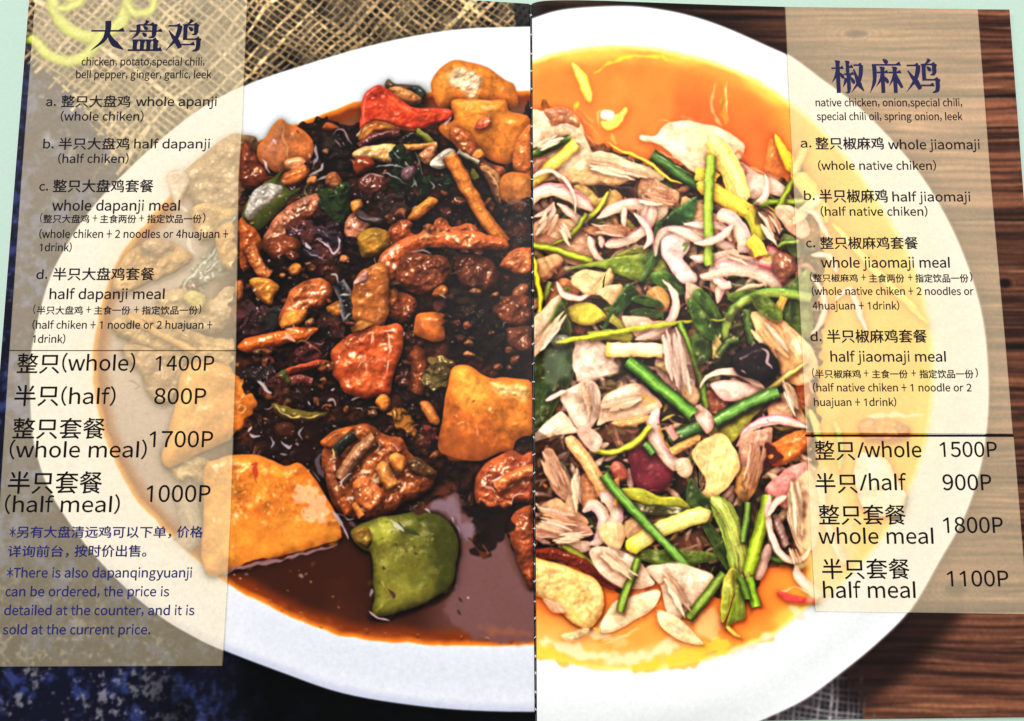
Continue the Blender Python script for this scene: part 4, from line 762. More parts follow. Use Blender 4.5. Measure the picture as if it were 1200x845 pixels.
leaf('660,340 668,338 668,352 656,372 644,396 634,416 624,430 624,410 636,386 648,364', (80, 128, 48)); RP.strip('716,372 730,384 744,396', 10, [(150, 160, 60), (190, 190, 90)], amb=.6)
chick('622,378 634,366 648,350 660,342 656,356 646,376 634,400 622,420', (248, 220, 190))
chick('728,372 742,372 760,372 766,384 752,392 736,388', (244, 206, 190), name=None)
# big onion group upper right
onion('768,300 770,284 778,272 800,270 826,276 846,286 862,292', 11, out=(210, 150, 170), taper=(.3, .1))
onion('800,262 822,264 846,266 858,284', 9, out=(214, 160, 170))
RP.lump('776,282 784,274 796,272 808,284 806,296 800,304 808,314 816,322 816,330 804,334 792,326 782,312 776,298', (252, 240, 236), R=10, k=.5, amb=.75, gloss=.2, col2=(232, 206, 216), shadow=.55, edge=(206, 160, 186), ew=2, name='printed_onion'); RP.line('799,290 804,284 802,296', 6, (90, 120, 60), .9)
onion('782,268 800,272 818,282 836,292', 10, out=(246, 224, 210), taper=(.3, .2)); onion('840,250 856,256 868,270 872,286 866,296', 17, out=(230, 190, 200), taper=(.1, .1)); onion('808,302 828,304 848,300 866,296', 12, out=(196, 130, 160), flip=True, taper=(.2, .1))
onion('830,312 850,304 876,304 900,314 914,328', 8, out=(226, 140, 130)); onion('820,324 838,318 862,314 886,318 904,328 916,340', 19, out=(206, 140, 156), taper=(.15, .15))
onion('848,326 844,340 840,356', 12, out=(206, 130, 160), taper=(.1, .4)); onion('836,326 850,334 856,330', 10, taper=(.2, .2)); chick('804,332 816,336 824,342 818,352 808,360 804,348', (244, 206, 190)); gap('812,312 832,308 830,320 816,320', .95, (34, 24, 20), 2)
RP.strip('898,294 908,298 902,308 890,306', 14, [(190, 40, 70), (246, 214, 206), (250, 214, 90)], k=.4, amb=.7, gloss=.3, name='printed_onion'); RP.line('899,291 893,300 888,306', 5, (196, 44, 84), .9)
RP.strip('878,280 888,290 892,300', 16, [(250, 230, 90), (236, 206, 60)], amb=.7, k=.4, name='printed_yellow_pepper')
RP.lump('906,300 916,294 930,302 934,316 924,326 918,334 908,322', (140, 90, 70), R=7, b=(1.5, 1.5, .5), gloss=1, amb=.45, col2=(90, 56, 50), name='printed_chicken'); leaf('918,276 930,278 938,290 934,300 924,296', (60, 110, 60)); stalk('910,290 922,284 936,284', 5, (80, 140, 60))
gap('860,330 880,328 900,334 888,340 868,338', .8, (60, 80, 50), 3); RP.strip('852,352 872,338 894,334 898,338', 6, [(240, 206, 170), (250, 226, 200)], taper=(.3, .3), amb=.7)
leaf('812,344 822,338 836,352 844,366 852,392 856,410 842,408 828,392 816,370', (40, 98, 50), R=8); leaf('852,348 868,340 888,340 900,352 912,366 912,378 896,372 880,366 862,358', (58, 108, 52), R=8); leaf('912,346 928,330 950,318 950,392 932,390 920,376', (54, 106, 54), R=8)
RP.strip('852,406 850,386 858,366 874,352 896,344 920,344 950,350', 12, [(60, 120, 50), (130, 176, 70), (150, 190, 80), (80, 130, 50)], k=.5, amb=.55, taper=(.2, 0), shadow=.6, name='printed_leek_leaf'); RP.strip('918,348 912,362 910,368', 9, [(240, 206, 100), (226, 180, 70)], amb=.7)
stalk('874,362 878,384 882,404', 13, (34, 84, 46)); gap('856,366 870,368 874,400 858,408', .85, (26, 30, 20))
chick('882,366 900,366 916,374 930,386 944,400 960,430 940,452 922,448 912,430 904,408 888,400 884,384', (250, 208, 156), c2=(240, 160, 90), R=10); RP.line('902,372 908,380 906,392', 8, (226, 120, 50), .5, 3); RP.line('924,384 938,404 940,430', 2, (236, 150, 140), .7)
RP.strip('833,182 831,210 830,240 830,270 831,311', 11, [(86, 140, 34), (140, 196, 60), (176, 220, 90), (110, 166, 44)], rough=.1, amb=.62, gloss=.35, shadow=.6, streak=.06, name='printed_spring_onion')
# dark left leaf and neighbours
leaf('616,450 622,424 634,396 648,372 656,352 664,362 668,384 672,410 674,434 662,460 648,484 632,508 616,524', (22, 62, 46), c2=(10, 34, 28), R=10, amb=.45, edge=(110, 150, 60), ew=2); RP.flat('636,414 660,400 664,440 640,450', (96, 130, 120), .45, 9, warp=3); RP.line('640,452 648,466 644,478', 8, (24, 46, 34), .7, 3)
RP.line('660,346 642,380 628,412 620,440', 4, (120, 160, 60), .7, 2); RP.lump('645,400 652,393 664,394 668,402 658,408 648,406', (110, 130, 124), R=4, gloss=.6, amb=.5)
chick('673,400 690,398 710,402 722,412 726,434 700,442 676,446', (240, 214, 204), c2=(222, 184, 170), gloss=.3); RP.line('674,447 700,444 726,436', 3, (226, 150, 150), .6)
RP.strip('690,396 716,392 740,396', 12, [(150, 180, 50), (190, 206, 80)], amb=.6, name='printed_leek_leaf'); gap('722,416 744,416 748,440 732,448 722,440', .9, (30, 24, 20))
chick('780,392 790,384 800,382 806,400 812,430 814,452 800,464 786,458 772,440 768,424', (246, 216, 210), c2=(214, 170, 160)); RP.line('790,390 794,420 800,456', 2.5, (196, 150, 150), .6); RP.line('784,394 784,430', 2.5, (255, 244, 240), .7); RP.line('800,396 808,440', 2.5, (255, 240, 236), .6)
chick('740,380 760,378 782,376 788,380 776,396 758,398 744,394', (242, 206, 196))
onion('776,328 786,338 792,354 788,372 774,386 756,394 744,398', 11, out=(214, 150, 160), flip=True, taper=(.4, .2))
RP.lump('768,428 784,424 790,442 780,440', (206, 190, 130), R=4); chick('800,452 812,452 820,462 812,476 800,470', (246, 210, 160))
chick('658,462 672,452 688,446 702,452 705,474 700,492 688,506 676,502 666,484', (252, 228, 214), c2=(240, 200, 180), R=9); RP.line('690,448 700,464 702,486', 3, (226, 170, 170), .6)
chick('616,520 634,502 650,488 662,484 672,500 680,506 660,510 640,514', (252, 232, 210)); gap('702,446 716,444 728,446 714,458 704,456', .9, (50, 44, 20))
chick('698,500 702,484 706,466 722,458 738,450 752,450 766,462 776,476 764,484 744,490 716,494', (252, 222, 196), c2=(244, 186, 150), R=9); RP.line('745,470 754,466 764,470 758,474 748,474', 9, (252, 190, 80), .8, 3); RP.line('708,468 714,476 712,484 718,490', 2.5, (236, 150, 110), .7); RP.line('704,490 710,474', 2, (216, 110, 130), .6)
RP.strip('716,496 740,494 764,488', 9, [(226, 170, 110), (240, 190, 120)], rough=1, amb=.6, taper=(.2, .2))
gap('710,498 740,500 748,510 724,518 704,514', .85, (80, 46, 34), 3)
stalk('735,423 752,436 768,450 786,464 812,486', 17, (56, 138, 58), gloss=.5); RP.line('742,422 762,440 784,460 808,482', 3, (170, 216, 110), .7, warp=.3); RP.line('816,490 806,492', 6, (170, 200, 110), .6)
RP.strip('711,410 730,410 750,410 777,411', 17, [(250, 236, 190), (255, 252, 236), (250, 240, 200), (236, 206, 120)], k=.4, amb=.8, gloss=.2, streak=.04, shadow=.6, name='printed_leek', endc=((250, 216, 60), .12, 0))
RP.strip('652,402 676,397 700,393 730,388 762,383 800,378 832,375 852,374', 6, [(150, 186, 30), (206, 226, 60), (130, 170, 30)], taper=(.05, .5), k=.6, amb=.65, gloss=.3, shadow=.5, name='printed_chive')
stalk('796,378 806,400 814,424 822,450 828,478', 8, (76, 148, 54))
leaf('812,396 824,386 834,394 834,418 820,428 812,416', (40, 92, 50)); RP.strip('836,392 840,406 840,420', 11, [(236, 226, 130), (250, 240, 160)], taper=(.4, 0), amb=.75); gap('806,430 820,430 826,452 812,450', .8, (34, 26, 20))
stalk('866,398 854,400 842,416', 10, (30, 70, 44)); gap('836,420 858,418 862,440 840,440', .95, (14, 14, 16), 2)
RP.lump('858,428 860,416 870,410 880,404 892,402 900,406 905,414 911,424 912,434 904,441 892,447 880,444 866,440', (24, 20, 26), R=11, k=.9, b=(.1, .2, .3), gloss=.35, spow=30, amb=.3, shadow=.7, name='printed_black_bean'); RP.line('893,408 900,414 898,424 905,431', 4, (176, 160, 178), .85, 1.4); RP.line('888,414 890,418', 2.4, (150, 150, 160), .8); RP.line('868,434 876,439', 1.6, (190, 180, 190), .8); RP.line('880,430 882,433', 2.4, (120, 120, 130), .8)
gap('836,468 862,470 852,480 838,480', .8, (60, 30, 24)); RP.lump('828,458 840,462 852,470 850,484 836,488 830,476', (120, 70, 50), R=5, b=(1.2, 1.2, 0), gloss=.6)
RP.lump('833,452 844,446 864,446 884,450 898,456 892,464 876,468 858,470 844,468', (248, 228, 222), R=8, k=.5, amb=.7, gloss=.15, col2=(236, 200, 196), shadow=.6, edge=(214, 150, 160), name='printed_onion'); onion('820,455 828,442 844,436 862,436 880,444 896,456', 9, out=(246, 226, 200), taper=(.5, .2))
stalk('894,462 910,450 926,438 946,426', 8, (190, 200, 110), taper=(0, .5))
chick('918,448 930,456 940,480 946,496 936,496 926,478', (248, 200, 140)); RP.lump('900,472 920,462 930,480 928,496 906,496', (236, 180, 140), R=6, amb=.6); gap('934,450 946,450 950,470 942,480', .7, (190, 70, 20))
# middle right: stalks, ginger, meat
leaf('822,502 850,490 880,478 900,470 884,488 870,504 858,520 840,516', (150, 176, 70), c2=(110, 140, 60)); stalk('838,494 860,482 884,470 912,460', 16, (52, 128, 66)); RP.line('842,490 866,478 896,464', 2, (190, 226, 170), .7)
onion('862,524 872,508 890,496 912,492 934,496 946,502', 11, out=(200, 90, 150), taper=(.4, .2), flip=False); RP.line('868,512 884,500 906,495 930,499', 3, (214, 110, 166), .6)
chick('866,514 880,506 896,502 906,502 902,524 896,548 888,566 878,586 870,588 862,566 864,540', (206, 150, 130), c2=(170, 110, 90)); RP.lump('864,552 880,546 892,556 884,576 872,590 862,572', (232, 170, 96), R=7, amb=.6)
RP.lump('900,522 918,512 936,504 950,508 944,524 932,538 914,546 902,544 896,534', (222, 120, 50), R=8, b=(1.3, 1.5, .6), gloss=.9, amb=.5, col2=(176, 76, 30), name='printed_chicken'); RP.line('920,520 934,514 944,508', 3, (250, 206, 160), .7); RP.line('892,528 900,526 908,532 904,542 894,542 890,534', 13, (50, 22, 20), .95, 2, taper=False)
RP.lump('898,578 910,560 926,548 944,542 948,560 946,590 930,596 914,592', (232, 150, 146), R=9, k=.5, amb=.65, gloss=.3, col2=(214, 120, 130), name='printed_onion'); chick('922,580 934,560 948,552 960,590 956,640 940,642 928,620', (250, 214, 180), c2=(232, 180, 150)); RP.strip('926,590 928,610 936,636 940,650', 9, [(240, 206, 170), (255, 232, 206)], amb=.7, taper=(.2, .4)); gap('944,570 950,590 944,604 940,590', .7, (90, 50, 40))
gap('852,586 866,590 870,560 880,590 896,570 900,590 888,620 876,640 862,620', .8, (36, 34, 24))
stalk('784,516 800,508 818,500 828,496', 18, (30, 92, 56)); RP.line('790,512 812,503', 2, (150, 200, 160), .7)
chick('812,478 820,474 832,484 838,494 830,508 822,500 814,488', (232, 180, 176), c2=(206, 140, 130)); RP.strip('783,500 792,514', 8, [(206, 120, 130), (240, 190, 180)], amb=.65)
RP.lump('735,530 740,520 756,514 772,520 782,534 790,548 786,562 778,574 764,578 750,576 742,562 738,546', (82, 26, 40), R=11, k=.7, b=(.1, .2, .3), gloss=.25, spow=12, amb=.45, shadow=.6, name='printed_kidney_bean'); RP.line('746,570 760,576 772,574', 1.8, (170, 90, 110), .8)
onion('772,478 766,492 766,510 774,526 786,540 800,550', 15, out=(206, 130, 160), taper=(.2, .1)); RP.line('772,496 776,512 786,528', 4, (230, 190, 60), .7, 2); RP.lump('792,540 806,536 812,548 806,560 794,556', (250, 220, 190), R=5, amb=.7)
stalk('694,528 712,530 732,526 750,514 762,500', 8, (160, 190, 60)); stalk('756,520 766,532', 10, (50, 130, 70))
RP.strip('786,530 800,522 820,514', 10, [(206, 150, 80), (230, 180, 110)], rough=1.2, amb=.55)
chick('810,532 818,520 832,512 846,508 856,518 864,532 866,548 856,566 846,578 836,586 824,586 816,580 824,572 826,560 818,548', (250, 218, 150), c2=(238, 196, 116), R=12, name='printed_ginger', shadow=.75, gloss=.15); RP.line('824,532 838,536 856,532', 1.6, (226, 180, 110), .7)
leaf('808,560 816,566 822,578 836,586 844,580 838,592 820,602 810,600 804,584', (40, 96, 56)); gap('810,548 820,556 822,568 812,566', .85, (50, 56, 40), 2)
# lower left
gap('626,510 650,514 662,520 670,550 690,600 668,620 640,600 626,580', .85, (34, 22, 16)); RP.line('636,568 640,574', 4, (206, 110, 40), .9)
chick('636,530 648,526 656,542 666,560 672,576 668,588 656,584 644,562', (240, 190, 160), c2=(216, 150, 120)); chick('660,600 666,576 674,548 678,560 678,590 676,600', (246, 200, 170)); chick('680,562 692,552 700,570 700,592 686,600 678,584', (226, 160, 110), c2=(196, 110, 60), b=(1.2, 1.2, .3))
RP.strip('664,512 678,528 692,548 702,566 712,586', 16, [(226, 170, 110), (248, 210, 150), (226, 160, 100)], rough=.8, amb=.65, taper=(.1, .1), shadow=.6, name='printed_chicken'); chick('676,504 692,502 706,516 700,528 690,528 682,518', (232, 190, 176), c2=(190, 140, 130))
chick('632,594 652,584 666,592 680,600 690,612 676,620 650,618 636,604', (206, 156, 120), c2=(170, 116, 84), b=(1.3, 1.4, .4)); chick('616,622 634,614 660,608 684,614 694,626 672,634 644,630 620,632', (228, 176, 150), c2=(190, 130, 110)); chick('658,636 676,634 692,636 690,646 676,650 664,646', (246, 214, 210))
onion('683,600 694,592 706,602 706,620 700,634 690,638', 14, out=(190, 160, 190), flip=True, taper=(.2, .2)); onion('702,586 712,584 722,596 722,610 712,620', 16, out=(206, 170, 200), taper=(.1, .1)); chick('700,620 716,612 730,616 734,628 722,650 712,640', (240, 196, 140))
RP.lump('716,548 722,540 732,546 736,560 724,564', (190, 96, 80), R=5, gloss=.6); RP.strip('722,560 724,576 722,592', 7, [(226, 160, 70), (240, 190, 100)], amb=.6)
leaf('728,572 750,572 770,580 800,586 808,600 780,598 750,588 732,582', (150, 176, 60), c2=(100, 140, 46)); leaf('728,586 760,590 800,594 812,606 780,604 750,604 734,600', (28, 56, 40), c2=(14, 30, 24), gloss=.7)
gap('734,604 780,606 800,604 790,616 760,620 740,618', .6, (50, 44, 26)); chick('734,612 752,608 762,618 746,634 734,630', (232, 190, 130))
leaf('732,650 760,644 800,644 830,646 840,656 800,662 760,660', (58, 110, 50), c2=(26, 60, 32)); gap('792,630 826,620 836,640 800,646', .8, (70, 44, 34))
leaf('822,616 832,612 846,632 858,654 862,676 850,668 838,646', (40, 90, 50))
RP.strip('734,644 750,634 770,622 800,610 834,600', 20, [(206, 214, 80), (240, 240, 160), (236, 236, 150), (190, 190, 80)], k=.4, amb=.7, taper=(.05, .1), name='printed_leek', endc=((226, 230, 60), .2, 0), shadow=.6)
RP.strip('834,582 848,600 858,624 864,648 868,676 870,700', 26, [(110, 150, 50), (170, 196, 90), (150, 180, 80), (90, 130, 44)], k=.35, amb=.6, taper=(.15, .1), streak=.22, name='printed_leek_leaf', shadow=.6)
stalk('707,556 724,578 744,600 770,628 794,652 812,672', 11, (56, 134, 60), gloss=.6); RP.line('716,562 744,596 780,634 806,662', 1.8, (150, 206, 130), .7, warp=.3)
gap('864,612 880,600 884,630 874,640', .8, (26, 32, 22)); stalk('876,588 874,610 870,636', 9, (60, 120, 60)); gap('892,640 910,640 920,652 900,668', .8, (34, 30, 20)); stalk('884,650 900,654 924,658 940,664', 9, (40, 96, 46)); RP.strip('906,602 914,620 922,640', 10, [(120, 90, 90), (170, 150, 150), (90, 60, 56)], gloss=.9, rough=1)
RP.lump('896,640 904,640 900,664 890,680 882,672', (244, 206, 200), R=6, amb=.7)
chick('754,666 776,660 800,662 822,668 836,674 832,690 816,708 800,722 790,730 782,720 776,700 772,684', (250, 218, 196), c2=(242, 190, 160), R=11, b=(.6, .8, .6)); chick('770,716 786,720 800,728 816,744 824,756 800,752 786,744 774,734', (252, 220, 180), c2=(246, 190, 130)); RP.flat('810,726 836,708 846,730 838,752 820,748', (252, 206, 150), .6, 8, warp=3)
stalk('848,672 834,690 820,708 806,724', 13, (66, 120, 50), shadow=.6); RP.line('844,680 826,702 812,720', 2, (160, 200, 120), .7)
leaf('848,676 858,664 866,676 858,700 852,720 846,730 844,706', (180, 196, 90), c2=(110, 150, 60)); leaf('860,668 868,680 872,700 873,722 862,728 850,734 856,712 860,690', (84, 134, 50), c2=(60, 100, 40)); RP.strip('852,734 860,742 868,747', 4, [(240, 190, 60), (255, 230, 120)], taper=(.1, .4), amb=.7)
stalk('900,580 895,606 888,630 882,652 876,676', 16, (120, 184, 50), taper=(0, .05)); stalk('876,676 880,692 886,711', 13, (96, 180, 46)); RP.line('872,672 876,676 872,680', 7, (170, 206, 90), .9); stalk('868,676 872,690 876,702', 9, (40, 100, 44))
onion('901,580 899,602 903,624 911,644 924,656 940,654 950,640', 8, out=(236, 180, 180), taper=(.1, .2)); onion('932,662 936,676 950,690 960,700', 12, out=(226, 160, 160), taper=(.3, 0)); RP.lump('911,694 926,696 944,698 956,704 946,706 930,706 920,704', (206, 60, 60), R=3, amb=.7, name='printed_onion'); RP.line('916,692 936,690 948,696', 4, (250, 214, 206), .7)
# bottom left: fried tofu, pale chicken, dark strip painted as sauce shadow
stalk('660,640 680,652 706,670', 9, (96, 132, 50)); RP.strip('624,650 650,650 680,660 706,680 724,690', 14, [(110, 40, 24), (70, 24, 18), (130, 56, 30)], rough=.8, gloss=.5, taper=(.05, .2)); 
chick('692,644 706,640 730,646 748,656 762,674 768,684 752,690 728,688 706,674 694,660', (250, 222, 200), c2=(236, 190, 170), R=9); gap('712,640 736,644 742,652 724,650', .8, (70, 60, 50)); RP.line('730,692 752,694 772,686 778,680', 5, (176, 76, 34), .8, 2)
RP.lump('618,654 636,656 656,662 676,668 692,674 702,684 708,698 707,714 700,728 688,738 676,734 662,722 648,708 632,700 618,696', (240, 200, 122), R=10, k=.6, b=(1.3, 1.3, .5), col2=(250, 222, 160), amb=.6, gloss=.15, shadow=.6, name='printed_tofu', edge=(226, 160, 70)); RP.line('650,690 668,708 680,728', 5, (244, 190, 90), .7, 3)
gap('624,698 642,704 658,716 662,724 640,716 624,712', .6, (222, 96, 40), 3); chick('636,702 652,706 660,716 648,716', (240, 170, 140), name=None)
chick('706,742 704,730 712,716 722,704 740,698 760,692 773,692 772,702 762,716 744,726 724,738', (254, 234, 202), c2=(252, 214, 160), R=8, b=(.2, .3, .3), gloss=.15, amb=.75); RP.line('690,752 712,748 738,738 756,722', 3, (250, 120, 40), .7, 2); RP.line('700,756 724,750 748,736', 2, (255, 226, 160), .7, 2)
RP.lump('658,746 676,738 690,736 688,744 670,752', (252, 214, 160), R=4, amb=.75, shadow=.2); RP.line('694,736 702,740 698,744', 5, (250, 180, 60), .7)
stalk('748,654 742,672 734,692 726,716', 10, (72, 130, 52)); RP.line('746,664 736,690 730,710', 1.8, (170, 206, 120), .7, warp=.3)
def fan(x, y, deg, L, n, w, cols=((252, 234, 208), (246, 212, 184), (250, 226, 214), (236, 192, 160)), sp=10):
    d = np.array([math.cos(math.radians(deg)), math.sin(math.radians(deg))]); m = np.array([-d[1], d[0]])
    for k in range(n):
        o = ((k + .5) / n - .5) * sp; t = rs.uniform(-.2, .2); l = L * rs.uniform(.55, 1) / 2; q = rs.uniform(-.12, .12); c0 = np.array([x, y]) + m * o + d * t * L; c = cols[rs.randint(len(cols))]
        pt = [c0 - d * l, c0 - d * l * .2 + m * rs.uniform(-1, 1), c0 + d * l * .5 + m * (q * l * .5), c0 + d * l + m * q * l]
        RP.strip(pt, w * rs.uniform(.6, 1.2), [tuple(int(v * .86) for v in c), c, tuple(min(255, v + 6) for v in c), tuple(int(v * .92) for v in c)], taper=(.35, .5), rough=.25, gloss=.25, shadow=.28, amb=.8, k=.4)
PK = ((240, 196, 170), (226, 170, 140), (246, 214, 196), (214, 156, 126))
for a in ((640, 262, 120, 30, 4, 6, PK, 18), (664, 276, 60, 26, 3, 6), (716, 270, 8, 42, 5, 4, PK, 10), (642, 392, -55, 62, 6, 7), (652, 556, 62, 52, 6, 5, PK, 18), (676, 576, 88, 44, 4, 6), (656, 612, 14, 52, 7, 5, PK, 26), (668, 630, -8, 44, 4, 5),
          (792, 425, 82, 70, 6, 7, ((250, 230, 222), (240, 208, 204), (252, 238, 230)), 24), (928, 468, 66, 46, 5, 5), (934, 590, 82, 70, 6, 6), (722, 200, 12, 84, 4, 5), (644, 168, -22, 36, 4, 5), (906, 268, 58, 40, 5, 6, PK, 20), (792, 694, 58, 58, 6, 7), (728, 664, 36, 52, 5, 6),
          (884, 546, 102, 56, 6, 5, PK, 22), (906, 400, 52, 56, 5, 7, ((252, 216, 170), (250, 226, 206), (244, 186, 130)), 30), (690, 468, 84, 40, 4, 6), (736, 472, -14, 50, 4, 6), (930, 648, 70, 26, 3, 4), (860, 300, 20, 30, 2, 4), (770, 234, 10, 36, 4, 5, PK, 14)): fan(*a)
onion('652,330 660,344 676,350 690,346', 7); onion('860,262 846,276 828,284 812,284', 9, flip=True); onion('640,470 652,462 664,458', 6); onion('900,604 908,590 922,580', 8); onion('742,250 756,262 762,280 754,292', 8)
leaf('806,350 818,356 832,376 838,398 826,396 812,378', (36, 92, 44)); leaf('880,346 900,350 918,368 910,376 892,368', (64, 116, 50)); leaf('740,352 752,346 768,350 776,358 760,360', (34, 88, 46))
stalk('735,423 752,436 768,450 786,464 812,486', 15, (56, 138, 58), name=None); stalk('838,494 860,482 884,470 912,460', 14, (52, 128, 66), name=None)
RP.lump('858,428 860,416 870,410 880,404 892,402 900,406 905,414 911,424 912,434 904,441 892,447 880,444 866,440', (20, 16, 22), R=11, k=.9, b=(.1, .2, .3), gloss=.35, spow=30, amb=.3, shadow=.6, warp=.2); RP.line('893,408 900,414 898,424 905,431', 4, (186, 170, 188), .85, 1.4); RP.line('868,434 876,439', 1.8, (190, 180, 190), .8)
# what shows through the cream panel
for q, w, c in (('928,200 944,218 960,244 968,262', 20, (250, 226, 80)), ('944,170 936,190 928,204', 9, (226, 214, 110)), ('962,230 940,250 930,262', 12, (250, 240, 190)), ('975,262 1000,290 1030,322 1060,352 1086,380', 9, (250, 232, 90)), ('948,480 956,500 962,530', 8, (196, 200, 90)), ('978,494 984,520 984,550', 9, (170, 186, 70))):
    RP.strip(q, w, [tuple(int(v * .85) for v in c), c, c, tuple(int(v * .8) for v in c)], k=.3, amb=.75, taper=(.2, .2), shadow=.3, soft=1.5)
for q in ('940,246 956,252 966,272 974,282', '948,324 958,334 966,356 960,380 948,392', '978,352 996,340 1008,372 1016,390', '950,300 970,300 980,320'): onion(q, 7, out=(240, 180, 150))
RP.lump('1004,500 1016,490 1044,492 1062,500 1064,512 1046,518 1014,516', (176, 110, 50), R=7, amb=.6, b=(1, 1, .3)); RP.lump('1002,540 1012,530 1040,540 1048,560 1060,580 1050,604 1016,600 1002,572', (252, 236, 210), R=8, amb=.8, b=(.2, .3, .2)); RP.line('1016,489 1040,486 1080,487', 8, (255, 240, 190), .8, 2)
RP.flat('944,560 984,560 1000,640 980,690 944,690', (250, 214, 160), .6, 14, warp=4); RP.strip('960,560 966,600 980,640 990,660', 9, [(240, 206, 170), (255, 236, 206)], amb=.8, shadow=.2)
for q, a in (('905,246 960,240', 2), ):
    pass
RP.spots('640,210 900,220 940,260 940,600 860,680 700,640 640,600', 260, [(255, 246, 226), (90, 50, 30), (255, 226, 160), (40, 30, 24)], (.4, 1.1), .7, 12)
_w = (ss(-2, 2, dr))[..., None]
RP.C = blur(RP.C, 1.1); crisp(RP, .18, .05)
_b = blur(RP.C, 1.6); _m = ss(2, -2, pd)[..., None]; RP.C = RP.C * (1 - _m) + _b * _m
_f = np.clip(RP.C * (1 + _w * (np.array([1.05, 1.01, .90], np.float32) - 1)), 0, 1); RP.C = _f + _w * (1 - (1 - _f) ** np.array([1.6, 1.22, 1.16], np.float32) - _f) * .8
RP.C = np.clip(RP.C * (1 + .06 * _w), 0, 1)
PANEL_R1 = '919,-20 919.5,8 925,130 929,210 934,310 939,400 944,507 1186,508.5 1178,410 1160,210 1145,11 1143,-20'
PANEL_R2 = '944.5,512.5 949,610 955,716 1200,719.5 1204,718 1195,610 1187,512'
panel(RP, PANEL_R1, (255, 232, 188), .58); panel(RP, PANEL_R2, (255, 232, 188), .56)
RP.C *= (1 + .006 * noise(0, RP.C.shape[:2]) + .006 * noise(1, RP.C.shape[:2]))[..., None]
RP.C = np.clip(RP.C, 0, 1)
# ---------------------------------------------------------------- objects
def tag(o, label=None, cat=None, kind=None, group=None):
    if label: o['label'] = label
    if cat: o['category'] = cat
    if kind: o['kind'] = kind
    if group: o['group'] = group
def principled(name, col, rough=.5, spec=.5):
    m = bpy.data.materials.new(name); m.use_nodes = True; nt = m.node_tree; b = nt.nodes['Principled BSDF']
    b.inputs['Base Color'].default_value = (*col, 1); b.inputs['Roughness'].default_value = rough
    b.inputs['Specular IOR Level'].default_value = spec
    return m, nt, b
def lin(c): c = np.array(c, float) / 255; return tuple(np.where(c <= .04045, c / 12.92, ((c + .055) / 1.055) ** 2.4))
def print_material(name, pr, rough=.34):
    im = bpy.data.images.new(name + '_inks', pr.w, pr.h, alpha=False)
    im.colorspace_settings.name = 'sRGB'
    px = np.ones((pr.h, pr.w, 4), np.float32); px[..., :3] = pr.C[::-1]; im.pixels.foreach_set(px.ravel()); im.update()
    m, nt, b = principled(name, (1, 1, 1), rough, .09)
    t = nt.nodes.new('ShaderNodeTexImage'); t.image = im; t.interpolation = 'Cubic'; t.extension = 'EXTEND'
    nt.links.new(t.outputs['Color'], b.inputs['Base Color'])
    n = nt.nodes.new('ShaderNodeTexNoise'); n.inputs['Scale'].default_value = 900; n.inputs['Detail'].default_value = 2
    tc = nt.nodes.new('ShaderNodeTexCoord'); nt.links.new(tc.outputs['Object'], n.inputs['Vector'])
    n2 = nt.nodes.new('ShaderNodeTexNoise'); n2.inputs['Scale'].default_value = 14; nt.links.new(tc.outputs['Object'], n2.inputs['Vector'])
    bp = nt.nodes.new('ShaderNodeBump'); bp.inputs['Strength'].default_value = .05; bp.inputs['Distance'].default_value = .0004
    bp2 = nt.nodes.new('ShaderNodeBump'); bp2.inputs['Strength'].default_value = .12; bp2.inputs['Distance'].default_value = .002
    nt.links.new(n.outputs['Fac'], bp.inputs['Height']); nt.links.new(n2.outputs['Fac'], bp2.inputs['Height'])
    nt.links.new(bp.outputs['Normal'], bp2.inputs['Normal']); nt.links.new(bp2.outputs['Normal'], b.inputs['Normal'])
    return m
M_L = print_material('left_print', LP); M_R = print_material('right_print', RP)
M_PAPER, _, _ = principled('paper_edge', (.80, .80, .78), .7, .2)
def ink(name, c): m, nt, b = principled(name, lin(c), .5, .08); return m
M_INK = ink('black_ink', (14, 10, 10)); M_SOFT = ink('soft_black_ink', (28, 24, 34)); M_BLUE = ink('blue_ink', (38, 42, 104)); M_TITLE = ink('indigo_ink', (26, 26, 60)); M_TITLE2 = ink('violet_ink', (42, 40, 80))

